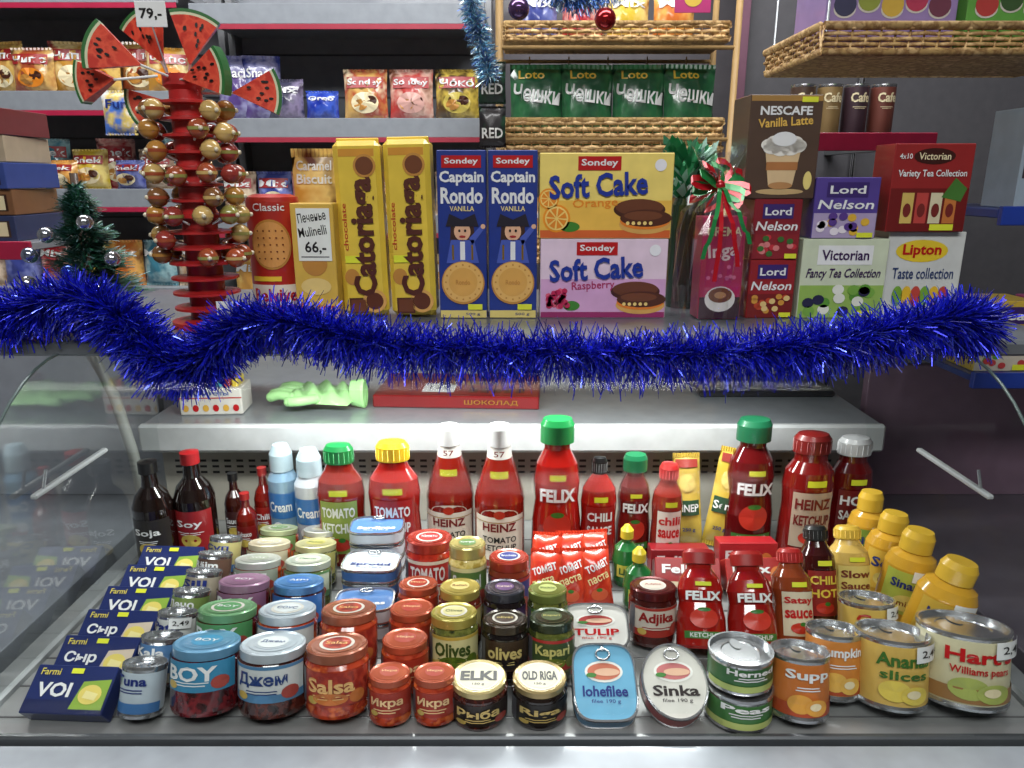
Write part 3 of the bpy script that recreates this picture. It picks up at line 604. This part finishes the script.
def flattin(name,x,y,w,d,h,side,topm,txt,tc,z,tilt=0,rz=0,oval=False,pic=None,sit=True):
    q=B(); n=40; e=2.0 if oval else 4.0
    def ring(s,zz):
        out=[]
        for k in range(n):
            a=2*math.pi*k/n; c=math.cos(a);sn=math.sin(a)
            out.append((s*w/2*math.copysign(abs(c)**(2/e),c),s*d/2*math.copysign(abs(sn)**(2/e),sn),zz))
        return out
    def band(s0,z0,s1,z1,mt,sm=True):
        q.add(ring(s0,z0)+ring(s1,z1),[(k,(k+1)%n,n+(k+1)%n,n+k) for k in range(n)],mt,sm)
    q.add(ring(.94,0),[tuple(range(n))[::-1]],SILV)
    band(.94,0,1,.002,SILV);band(1,.002,.98,.004,SILV);band(.98,.004,.98,h-.004,side);band(.98,h-.004,1.01,h-.002,SILV);band(1.01,h-.002,1,h,SILV);band(1,h,.95,h,SILV,False);band(.95,h,.93,h-.0025,SILV)
    q.add(ring(.93,h-.0025),[tuple(range(n))],topm)
    T=top(h-.0025); q.txt(T,txt,0,-d*.12,w*.7,d*.14,tc,2,bold=.03); q.txt(T,'filee 190 g',0,-d*.25,w*.45,d*.06,tc,2)
    if pic: q.ell(T,0,d*.13,w*.30,d*.14,m(236,236,230),1); q.ell(T,0,d*.13,w*.26,d*.11,pic,2); q.ell(T,w*.05,d*.12,w*.2,d*.05,m(235,190,160),3); q.ell(T,-w*.2,d*.08,w*.08,d*.03,m(70,130,60),4)
    pts=[(w*.11*math.cos(a),d*.34+d*.07*math.sin(a),h+.001) for a in [k*math.pi/7 for k in range(15)]]
    q.tube(pts,.0012,SILV,6); q.ball((0,d*.42,h-.001),.003,SILV,8,6)
    return q.done(name,(x,y,z),rx=tilt,rz=rz,sit=z)
for i in range(2): flattin('sardine_tin',-.184,.818,.074,.055,.022,m(205,212,218),m(66,110,166),'Sardinas',WHITE,DZ+i*.0225,rz=3)
for i in range(3): flattin('sardine_tin',-.187,.885,.076,.058,.020,m(66,110,172),m(205,214,222),'Sprotid',NAVY,DZ+i*.0205,rz=-3)
for i in range(4): flattin('sardine_tin',-.190,.950,.076,.056,.020,m(206,214,222),m(80,120,176),'Sardinas',WHITE,DZ+i*.0205,rz=2)
flattin('fish_tin',.098,.680,.068,.084,.022,m(80,146,190),m(106,172,206),'lohefilee',NAVY,DZ,tilt=30,oval=False,pic=m(206,116,90))
flattin('ham_tin',.172,.680,.070,.082,.024,m(170,64,64),m(210,208,200),'Sinka',m(40,30,30),DZ,tilt=30,oval=True,pic=m(200,116,116))
flattin('ham_tin',.100,.785,.078,.058,.028,m(210,208,204),m(218,216,210),'TULIP',RED,DZ,tilt=32,pic=m(180,64,62))
jar(-.035,.668,.0305,.046,PLUM,m(206,188,132,.25,.5),m(40,30,25),'Рыба',m(220,192,120),lean=0,lidtxt='ELKI',name='fish_roe_jar',lo=.15,hi=.7)
jar(.029,.668,.0295,.046,m(30,20,16,.12,coat=.8),m(176,154,106,.25,.5),m(30,26,24),'Riga',m(206,180,110),lean=0,lidtxt='OLD RIGA',name='fish_roe_jar',lo=.15,hi=.7)
jar(-.066,.730,.0275,.074,GRN,m(176,164,80,.25,.4),m(210,202,146),'Olives',m(60,80,30),m(190,162,66),lean=9,name='olive_jar',pic=m(90,110,30))
jar(-.008,.730,.0265,.066,m(24,18,18,.12,coat=.8),m(60,50,40,.25,.4),m(60,44,30),'olives',m(210,190,120),lean=9,name='olive_jar',pic=m(30,26,28))
jar(.045,.730,.0265,.068,GRN,m(50,60,40,.25,.4),m(66,84,46),'Kapari',m(210,200,120),m(180,46,44),lean=9,name='caper_jar',pic=m(110,120,40))
jar(-.063,.788,.0255,.074,m(110,40,26,.12,coat=.9),m(190,170,90,.25,.4),m(206,190,120),'Relish',m(120,40,30),m(170,60,46),lean=7,name='relish_jar')
jar(-.009,.786,.0255,.074,m(30,22,24,.12,coat=.9),m(70,70,80,.25,.4),m(90,60,110),'Кизил',m(226,210,190),m(60,40,80),lean=7,name='relish_jar')
jar(.043,.786,.0245,.072,GRN,m(130,140,70,.25,.4),m(176,186,110),'Pickle',m(40,80,40),m(70,110,50),lean=7,name='pickle_jar')
jar(-.057,.845,.0245,.102,PALE,m(190,178,110,.25,.4),m(92,126,66),'Spargel',WHITE,m(212,204,156),lean=6,name='asparagus_jar')
jar(-.004,.842,.0265,.085,m(140,56,36,.12,coat=.8),m(184,64,46,.25,.4),m(46,62,132),'Bruschetta',WHITE,m(184,46,44),lean=6,name='sauce_jar')
for j in(0,1):
    for i,x in enumerate((.040,.077,.115)):
        pillow('tomato_paste_pouch',x+.004*j,.855+.05*j+.004*i,.042,.082,.026,pr((190,46,30),(205,66,40),(150,26,20),25,.25,.6),[('томат',0,.7,.8,.12,WHITE,20),('паста',0,.5,.7,.1,m(240,222,160),20)],deco=lambda q,S,w,h:(q.ell(S,0,h*.25,w*.28,h*.1,m(220,96,60),1),q.ell(S,0,h*.32,w*.1,h*.03,m(60,130,50),2)),sit=DZ,rx=-26,rz=-10+10*i)
for (x,y) in((.160,.935),(.166,.87)):
    q=B(); GB=m(36,112,54,.2,coat=.6); q.lathe([(0,0),(.017,0),(.020,.01),(.021,.04),(.017,.062),(.008,.072),(.008,.078),(.0095,.079),(.0095,.092),(.004,.1),(0,.1)],[GB]*6+[m(226,202,54)]*4,24,.95,.95,M=Matrix.Diagonal((1,1,.88,1))); S=cyl(.021); q.rect(S,-.016,.018,.016,.036,m(214,206,80),1,8); q.txt(S,'Lime',0,.027,.024,.010,m(20,90,40),4,bold=.03); q.done('lime_juice_bottle',(x,y,DZ),sit=DZ)
jar(.172,.795,.029,.070,m(66,18,14,.12,coat=.8),m(90,24,24,.25,.4),m(210,200,186),'Adjika',m(150,20,20),m(166,46,36),lean=8,name='sauce_jar')
felix(.226,.765,.115,.0300,KR,m(160,28,28),lean=32,rz=-4); felix(.287,.760,.115,.0300,m(150,24,20,.12,coat=1),m(166,34,30),lean=32,rz=0)
squeezy(.340,.775,.0245,.115,m(140,62,30,.12,coat=.8),m(170,34,32),m(216,206,178),['Satay','sauce'],tc=RED,sy=1,neck=.5,capr=.6,name='sauce_bottle',lean=24,rz=0)
squeezy(.387,.82,.0240,.125,m(56,16,14,.12,coat=.8),m(30,30,30),m(140,34,30),['CHILI','HOT'],tc=m(226,198,70),sy=1,neck=.5,capr=.6,name='sauce_bottle',lean=20,rz=0)
squeezy(.439,.85,.0275,.112,m(212,176,92,.2,coat=.6),m(220,180,66),m(224,202,112),['Slow','Sauce'],tc=m(120,50,30),sy=.9,neck=.5,capr=.6,name='mayonnaise_bottle',lean=18)
can(.420,.762,.031,.066,m(216,184,92),'Corn',m(180,50,30),pic=m(228,206,70),lean=14,rz=0,tag=True)
can(.24,.665,.0345,.036,m(66,120,62),'Peas',WHITE,band=m(186,200,118),lean=4,rz=-4,name='pea_can'); can(.24,.671,.0335,.034,m(54,106,56),'Herned',WHITE,band=m(178,194,110),lean=4,z=DZ+.0395,name='pea_can',rz=4)
can(.303,.662,.0300,.066,m(206,118,52),'Supp',WHITE,band=m(184,76,40),pic=m(226,164,70),lean=14,rz=-4,name='soup_can')
can(.352,.694,.0290,.070,m(210,134,60),'Pumpkin',WHITE,band=m(178,76,38),pic=m(230,182,84),lean=14,rz=-4,name='soup_can')
can(.408,.680,.0370,.074,m(216,180,92),'Ananas',m(60,110,40),pic=m(230,206,90),lean=14,rz=-6,name='pineapple_can',txt2='slices',tag=True)
can(.486,.684,.0455,.078,m(210,204,168),"Hart's",RED,pic=m(172,184,96),lean=14,rz=-8,name='pear_can',txt2='Williams pears',tag=True,band=m(160,118,70))
def redbox(q,S,w,h):
    q.txt(S,'Felix',-w*.1,h*.62,w*.6,h*.3,WHITE,3,bold=.03); q.ell(S,w*.3,h*.4,w*.12,h*.3,m(218,130,66),2); q.rect(S,-w/2+.001,.001,w/2-.001,h*.2,m(220,208,174),1)
carton('sauce_mix_box',.195,.283,0,.040,.890,.03,m(154,30,34),redbox,lean=35,sit=DZ,rz=-3)
carton('sauce_mix_box',.292,.380,0,.040,.890,.03,m(168,40,38),redbox,lean=35,sit=DZ,rz=3)
carton('sauce_mix_box',.198,.282,0,.038,.945,.03,m(140,26,34),redbox,lean=8,sit=DZ)
carton('sauce_mix_box',.295,.378,0,.048,.945,.03,m(172,34,42),redbox,lean=8,sit=DZ)
def voi(t):
    def d(q,S,w,h):
        q.rect(S,-w/2+.001,.001,w/2-.001,h*.28,m(18,30,80),1); q.txt(S,t,-w*.18,h*.48,w*.42,h*.30,WHITE,3,bold=.03); q.txt(S,'Farmi',-w*.3,h*.85,w*.24,h*.14,m(230,212,90),3)
        q.poly(S,[(w*.08,h*.1),(w*.48,h*.1),(w*.48,h*.72),(w*.15,h*.66)],m(146,180,70) if t=='VOI' else m(216,200,180),2)
        q.ell(S,w*.28,h*.40,w*.14,h*.2,m(236,216,112),3); q.poly(S,[(w*.2,h*.33),(w*.36,h*.28),(w*.38,h*.42),(w*.22,h*.48)],m(244,232,160),4)
        q.rect(S,-w*.05,h*.82,w*.1,h*.93,TAG,3)
    return d
for i,(x,y,t) in enumerate(((-.466,.642,'VOI'),(-.468,.695,'Сыр'),(-.472,.748,'Сыр'),(-.476,.801,'VOI'),(-.478,.856,'VOI'),(-.482,.91,'VOI'))):
    carton('butter_box',x-.044,x+.044,0,.050,y,.024,m(26,42,100),voi(t),lean=56,rz=-3,sit=DZ)
# ------------------------------------------------------------ worktop items
q=B(); q.box(-.14,.14,0,.15,0,.022,m(120,22,24,.3),.002); T=top(.022)
q.rect(T,-.13,.01,.13,.14,m(140,42,34),1); q.txt(T,'merci',0.03,.085,.12,.04,GOLD,3,bold=.02); q.rect(T,-.06,.02,-.005,.075,WHITE,3); q.txt(T,'139',-.032,.048,.035,.02,BLACK,4); q.txt(flat(0),'ШОКОЛАД',.06,.011,.09,.009,GOLD,2)
for k in range(5): q.rect(T,.02+k*.02,.02,.035+k*.02,.05,m(90,40,20),3)
q.done('chocolate_box',(-.095,1.185,1.1283),rz=-3)
q=B(); q.box(-.05,.05,0,.06,0,.045,m(216,212,204,.5),.002); S=flat(0)
for k in range(6): q.ell(S,-.04+k*.016,.012,.005,.006,RED if k%2 else m(220,170,66),2,10)
q.rect(S,-.05,.028,.05,.030,m(190,60,54),2); q.txt(S,'Конфеты',0,.036,.06,.01,m(60,90,160),2)
for k in range(7): q.box(-.045+k*.013,-.035+k*.013,.01,.05,.03,.058,[m(216,190,66),m(66,146,180),m(196,74,64)][k%3],.002)
q.done('candy_carton',(-.49,1.15,1.1283),rz=4)
q=B(); LG=m(170,224,150,.7)
def finger(pts,r): q.tube(interp(pts,4),r,LG,8); q.ball(pts[-1],r,LG,8,6); q.ball(pts[0],r,LG,8,6)
vs=[];fs=[];n=14
for i in range(n+1):
    for j in range(n+1):
        u=i/n-.5;v=j/n-.5; e=max(0,1-(2*u)**4)*max(0,1-(2*v)**4)
        vs.append((u*.11,v*.07,.002+.020*e**.5+.007*math.sin(u*22+v*9)*e+.005*math.sin(v*40+u*30)*e))
for i in range(n):
    for j in range(n):
        a=i*(n+1)+j; fs.append((a,a+n+1,a+n+2,a+1))
q.add(vs,fs,LG,True)
for k in range(4): finger([(-.045,-.028+k*.018,.01),(-.065,-.030+k*.019,.013),(-.080-.005*(k%2),-.031+k*.020,.009)],.0085)
finger([(.0,-.03,.01),(-.02,-.048,.01),(-.038,-.052,.009)],.0085)
q.lathe([(.022,0),(.026,.02),(.024,.024)],LG,16,1,.5,M=Matrix.Translation((.05,0,.014))@Matrix.Rotation(math.radians(90),4,'Y'))
q.done('rubber_glove',(-.318,1.20,1.1285),sit=1.128,rz=-10)
q=B(); q.box(-.12,.12,0,.12,0,.012,m(30,30,34),.004); q.box(-.10,.10,.015,.105,.012,.016,m(52,54,58,.3,.4),.002); q.done('weighing_scale',(.45,1.25,1.1283))

# ------------------------------------------------------------ back shelving
def shelf_unit(name,x0,x1,zs,lip,back):
    q=B(); q.box(x0,x1,2.44,2.48,.0,2.3,back)
    for z in zs:
        q.box(x0,x1,2.1,2.44,z-.02,z,m(158,161,166,.5)); q.box(x0,x1,2.085,2.1,z-.045,z+.004,m(146,152,160,.4,.1)); q.box(x0,x1,2.083,2.086,z-.058,z-.045,lip)
    for x in(x0,x1): q.box(x-.01,x+.01,2.38,2.44,0,2.3,m(136,138,142))
    for k in range(11): q.box(x0,x1,2.435,2.44,.9+k*.12,.905+k*.12,m(84,84,90))
    return q.done(name)
shelf_unit('wall_shelf_unit',-2.1,-.86,[1.2,1.47,1.72,1.98],MAG,m(144,146,154,.6))
shelf_unit('wall_shelf_unit',-.83,-.07,[1.15,1.40,1.652,1.93],m(166,50,70),m(146,150,158,.6))
def snack(x,z,w,h,c1,c2,c3,t,y=2.16,rz=0,tc=WHITE,deco=None): pillow('snack_bag',x,y,w,h,.05,pr(c1,c2,c3,14,.22,.6),[(t,0,.72,.8,.15,tc)],z=z+.0005,rz=rz,rx=-4,sit=z,deco=deco)
def snackart(c): return lambda q,S,w,h:(q.ell(S,0,h*.34,w*.32,h*.2,c,1),q.ell(S,-w*.1,h*.3,w*.16,h*.1,COOK2,2),q.ell(S,w*.14,h*.38,w*.14,h*.09,DKB,2),q.rect(S,-w*.42,h*.62,w*.42,h*.84,m(160,30,34),1,6))
SB=[((200,160,90),(170,70,50),(225,205,170),'Sondey'),((176,60,56),(214,176,160),(120,70,50),'Sondey'),((80,60,34),(206,180,80),(50,36,24),'Чоко')]
for i in range(3): snack(-.40+i*.125,1.652,.120,.135,*SB[i],deco=snackart([CREAM,m(220,170,160),m(210,190,90)][i]))
snack(-.52,1.652,.09,.08,(30,50,150),(60,90,190),(20,30,90),'Oreo'); snack(-.62,1.652,.1,.11,(60,60,80),(130,120,150),(50,40,60),'Mix')
for i in range(2): snack(-.75+i*.07,1.652,.10,.17,(80,60,120),(150,150,190),(50,60,130),'Snack',rz=10)
gold=[((190,140,70),(215,180,100),(130,60,40)),((150,70,40),(205,165,95),(90,30,24)),((180,130,50),(228,208,150),(140,40,44))]
for i in range(9): snack(-1.66+i*.092,1.72,.115,.12+.02*(i%2),*gold[i%3],'Чипс',rz=14*(i%3-1),y=2.15+.03*(i%2),deco=snackart(CREAM if i%2 else ORG))
tr=[((200,110,50),(225,170,90),(120,60,40)),((60,120,140),(150,185,190),(40,70,90)),((170,140,110),(215,195,170),(120,60,56)),((60,70,140),(120,130,190),(30,30,70)),((170,40,50),(210,160,150),(90,30,40)),((210,180,60),(230,210,130),(150,90,40))]
for i in range(13): snack(-1.62+i*.062,1.47,.10,.08+.03*(i%3),*tr[(i*5)%6],'Snek',rz=18*(i%3-1),y=2.14+.03*(i%3),deco=snackart(CREAM))
for i in range(8): snack(-1.62+i*.1,1.2,.10,.13,*tr[(i+1)%6],'Mix',rz=8*(i%3-1))
for i in range(7): snack(-.77+i*.10,1.40,.10,.12,*tr[(i+2)%6],'Mix',rz=8*(i%3-1),deco=snackart(CREAM))
for i in range(6): snack(-.76+i*.11,1.15,.10,.14,*gold[i%3],'Mix',rz=8*(i%3-1))
for i in range(6): snack(-1.5+i*.1,1.98,.1,.14,*gold[(i+1)%3],'Mix')
pillow('snack_bag',-1.02,2.04,.085,.11,.02,pr((70,110,190),(210,184,90),(220,220,222),20),[('Fun',0,.7,.7,.2,NAVY)],z=1.61)
q=B(); q.box(-1.15,-.80,1.25,1.45,1.385,1.398,m(140,142,148)); q.box(-1.15,-.80,1.243,1.25,1.37,1.40,MAG); q.tube([(-.83,1.44,0),(-.83,1.44,1.39)],.01,STEEL,10); q.tube([(-1.12,1.44,0),(-1.12,1.44,1.39)],.01,STEEL,10); q.done('side_stand_shelf')
def choc(c):
    def d(q,S,w,h): q.rect(S,-w*.45,h*.15,w*.45,h*.8,c,1); q.txt(S,'merci',0,h*.5,w*.4,h*.25,GOLD,3); [q.rect(S,w*.05+k*w*.1,h*.2,w*.13+k*w*.1,h*.75,CREAM,2) for k in range(4)]
    return d
for i,(c,c2) in enumerate((((50,60,96),(70,50,40)),((130,90,60),(60,34,24)),((60,80,150),(50,40,70)),((190,172,146),(120,80,50)),((120,50,50),(60,30,26)))):
    carton('chocolate_box',-1.03,-.835,1.398+i*.043,1.440+i*.043,1.27,.14,m(*c),choc(m(*c2)),rz=[0,3,-2,4,1][i])
# ---------------------------------------------------------- wicker
WK=pr((196,162,106),(152,114,70),(218,184,130),60,.6,0)
def wicker_wall(q,p0,p1,z0,z1,lean=.0,rows=6):
    p0=Vector(p0);p1=Vector(p1); d=p1-p0; ln=d.length; d/=ln; nrm=Vector((d.y,-d.x,0)); n=max(3,int(ln/.02))
    for i in range(n+1):
        a=p0+d*ln*i/n; q.tube([a+Vector((0,0,z0)),a+nrm*lean+Vector((0,0,z1))],.0016,WK,5)
    for r in range(rows):
        t=(r+.5)/rows; z=z0+(z1-z0)*t; pts=[]
        for i in range(n*2+1):
            a=p0+d*ln*i/(n*2)+nrm*lean*t; pts.append(a+nrm*(.003*math.cos(i*math.pi/2+r*math.pi))+Vector((0,0,z)))
        q.tube(pts,(z1-z0)/rows*.42,WK,5)
    q.tube([p0+nrm*lean+Vector((0,0,z1)),p1+nrm*lean+Vector((0,0,z1))],.006,WK,8); q.tube([p0+Vector((0,0,z0)),p1+Vector((0,0,z0))],.005,WK,8)
def tray(name,x0,x1,y0,y1,z0,z1,lean=.01,rows=6,rz=0,extra=None):
    q=B(); cx=(x0+x1)/2;cy=(y0+y1)/2;w=(x1-x0)/2;d=(y1-y0)/2
    wicker_wall(q,(-w,-d,0),(w,-d,0),z0,z1,lean,rows); wicker_wall(q,(w,-d,0),(w,d,0),z0,z1,lean,rows); wicker_wall(q,(w,d,0),(-w,d,0),z0,z1,lean,rows); wicker_wall(q,(-w,d,0),(-w,-d,0),z0,z1,lean,rows)
    q.box(-w,w,-d,d,z0-.003,z0+.003,WK)
    if extra: extra(q)
    return q.done(name,(cx,cy,0),rz=rz)
BAM=m(170,138,90,.45)
rack=B()
for x in(-.03,.515):
    for y in(1.84,2.05): rack.tube([(x,y,0),(x,y,2.05)],.008,BAM,8)
for z in(1.545,1.59,1.79): 
    rack.tube([(-.03,1.84,z),(.515,1.84,z)],.005,BAM,6); rack.tube([(-.03,2.05,z),(.515,2.05,z)],.005,BAM,6)
for k in range(5): rack.tube([(.045+k*.1,2.04,1.56),(.045+k*.1,2.04,1.80)],.002,BAM,5)
rack.done('bamboo_rack')
tray('wicker_tray',-.015,.50,1.86,2.03,1.565,1.635,.0,5); tray('wicker_tray',-.015,.50,1.86,2.03,1.81,1.845,.0,3); tray('wicker_tray',-.015,.50,1.86,2.03,1.30,1.37,.0,5)
for i in range(4): pillow('snack_bag',.06+i*.125,1.93,.130,.200,.05,pr((34,82,54),(50,112,70),(26,54,40),10,.22,.6),[('Чешки',0,.64,.9,.2,WHITE,-6),('Loto',-.1,.87,.5,.1,m(225,190,66))],sit=1.5685,rx=-4,rz=6*(i%2)) 
for i in range(5): snack(.045+i*.1,1.304,.1,.15,*gold[i%3],'Mix',y=1.93)
for i in range(4): snack(.06+i*.11,1.814,.1,.12,*tr[(i+3)%6],'Mix',y=1.95)
for i,(c,t) in enumerate((((20,50,34),'RED'),((30,24,26),'RED'))): pillow('snack_bag',-.045,1.80,.062,.09,.018,pr(c,(22,22,24),(40,84,60),20),[(t,0,.35,.8,.25,m(210,210,206))],z=1.57+.095*(1-i))
tinsel('silver_blue_tinsel',[(-.085,1.80,2.05),(-.09,1.79,1.88),(-.07,1.79,1.80),(-.05,1.77,1.72)],.03,1800,[m(120,176,204,.25,.6,0,0),m(195,218,226,.2,.7,0,0),m(70,100,160,.3,.5,0,0)],.0022)
tinsel('silver_blue_tinsel',[(.04,1.76,1.93),(.09,1.75,1.885),(.14,1.75,1.87),(.20,1.76,1.885),(.3,1.76,1.93)],.03,1800,[m(70,120,196,.25,.6,0,0),m(195,218,226,.2,.7,0,0),m(70,100,160,.3,.5,0,0)],.0022)
for (x,z,c) in((.014,1.845,(96,70,112)),(.197,1.825,(160,30,36))):
    q=B(); q.ball((0,0,0),.023,m(*c,.12,.7)); q.lathe([(.006,.021),(.006,.03),(0,.03)],SILV,12); q.tube([(0,0,.03),(0,0,.12)],.0008,SILV,4); q.done('christmas_bauble',(x,1.71,z))
q=B(); q.box(-.04,.04,0,.002,0,.06,m(180,40,110),.0005); q.ell(flat(0),0,.03,.02,.018,m(220,184,66),2); q.tube([(0,.002,.06),(0,.002,.2)],.001,WHITE,4); q.done('price_tag',(.40,1.80,1.855))
simple('wall_partition',.58,2.6,2.06,2.10,0,2.75,mt=m(84,83,88,.6))
simple('trim_partition',.575,.60,2.04,2.06,0,2.75,mt=m(120,80,100,.5))
q=B(); q.tube([(.9,2.04,0),(.9,2.04,2.2),(1.8,2.04,2.2)],.012,m(116,116,120)); q.done('cable_conduit')
q=B(); q.box(.56,.86,1.58,1.75,1.575,1.586,m(60,60,66)); q.box(.56,.86,1.573,1.58,1.555,1.59,MAG); q.box(.57,.59,1.75,2.06,1.56,1.575,STEEL); q.box(.83,.85,1.75,2.06,1.56,1.575,STEEL); q.done('wall_shelf')
for i in range(4): can(.60+i*.055,1.63,.025,.10,m(*[(80,60,50),(150,124,80),(70,50,60),(120,66,56)][i]),'Cafe',CREAM,lean=0,z=1.586,name='coffee_tin')
tray('wicker_basket',.435,.86,1.13,1.36,1.672,1.706,.004,5,rz=0,extra=lambda q:[q.tube([(a,b,1.70),(a,b,2.75)],.002,STEEL,5) for a in(-.205,.205) for b in(-.11,.11)])
def mac(bg,cs):
    def d(q,S,w,h):
        for k in range(5):
            c=cs[k%len(cs)]; x=w*(-.36+.18*k); zz=h*.52+h*.06*(k%2)
            q.ell(S,x,zz-h*.05,w*.085,h*.10,m(220,214,205),2); q.ell(S,x,zz,w*.085,h*.13,c,3); q.ell(S,x,zz+h*.04,w*.06,h*.07,c,4)
        q.txt(S,'Macarons',0,h*.85,w*.5,h*.15,WHITE,3)
    return d
carton('sweets_box',.445,.635,1.6755,1.795,1.155,.11,m(160,136,190),mac(0,[m(66,66,94),m(150,160,70),m(218,180,76),m(190,66,94),m(120,66,84)]),rz=2)
carton('sweets_box',.645,.84,1.6755,1.795,1.155,.11,m(104,170,76),mac(0,[m(190,70,66),m(66,94,56),m(150,66,94),m(56,84,64)]),rz=2)
q=B(); q.box(.705,1.2,1.10,1.35,1.445,1.458,m(40,60,130)); q.box(.705,1.2,1.09,1.10,1.435,1.462,m(36,64,160)); q.tube([(.75,1.33,0),(.75,1.33,1.45)],.008,m(90,92,98),8); q.tube([(1.16,1.33,0),(1.16,1.33,1.45)],.008,m(90,92,98),8)
q.box(.705,1.2,1.10,1.35,1.20,1.21,m(40,60,130)); q.box(.705,1.2,1.09,1.10,1.19,1.215,m(36,64,160)); q.done('blue_shelf_stand')
carton('coffee_box',.745,.85,1.458,1.60,1.13,.08,m(160,176,190),lambda q,S,w,h:(q.rect(S,-w*.45,h*.3,w*.45,h*.6,m(60,50,60),1),q.txt(S,'Coffee',0,h*.78,w*.7,h*.1,NAVY,3),q.ell(S,0,h*.2,w*.2,h*.08,m(190,164,70),3)))
for i in range(4): carton('tea_box',.72+i*.1,.805+i*.1,1.21,1.32,1.12,.08,m(*[(206,176,70),(150,70,110),(70,116,170),(176,70,70)][i]),tea('Tea|Fruit',m(200,192,176),[m(190,66,66),m(90,146,66)],WHITE))
# neighbour counters
nb=empty('neighbour_display_case')
simple('case_body',-1.9,-.64,.60,1.3,.0,.90,mt=m(160,164,168,.4),parent=nb,b=.01); simple('case_top',-1.9,-.64,.58,1.3,.90,.93,mt=m(138,143,150,.4,.3),parent=nb)
simple('case_back',-1.9,-.64,1.28,1.3,.93,1.2,mt=m(146,151,160,.4),parent=nb)
nb2=empty('neighbour_display_case')
simple('case_body',.64,1.9,.60,1.3,.0,.90,mt=m(110,106,112,.4),parent=nb2,b=.01); simple('case_top',.64,1.9,.58,1.3,.90,.93,mt=m(104,98,108,.4,.3),parent=nb2)
simple('case_back',.64,1.9,1.28,1.3,.93,1.18,mt=m(126,102,120,.5),parent=nb2)
# ------------------------------------------------------------ lights
def area(name,loc,sx,sy,p,rot,col=(1,1,1)):
    l=bpy.data.lights.new(name,'AREA'); l.shape='RECTANGLE'; l.size=sx;l.size_y=sy;l.energy=p;l.color=col
    o=bpy.data.objects.new(name,l); o.location=loc;o.rotation_euler=[math.radians(a) for a in rot]; sc.collection.objects.link(o)
area('display_lamp',(-.02,.985,1.272),.8,.03,4.8,(4,0,0),(.98,1,.97))
area('ceiling_lamp',(0,-.5,2.72),1.8,.6,60,(14,0,0),(1,1,.98))
area('ceiling_lamp_rear',(-.3,1.45,2.72),2.6,.4,56,(14,0,0),(1,1,.99))
w=bpy.data.worlds.new('world'); sc.world=w; w.use_nodes=True; w.node_tree.nodes['Background'].inputs[0].default_value=(.68,.7,.74,1); w.node_tree.nodes['Background'].inputs[1].default_value=.25
cam=bpy.data.cameras.new('camera'); co=bpy.data.objects.new('camera',cam); sc.collection.objects.link(co)
cam.sensor_width=36; cam.lens=26.0; co.location=(0,0,1.5); co.rotation_euler=(math.radians(74.5),0,0); cam.clip_start=.02
sc.camera=co
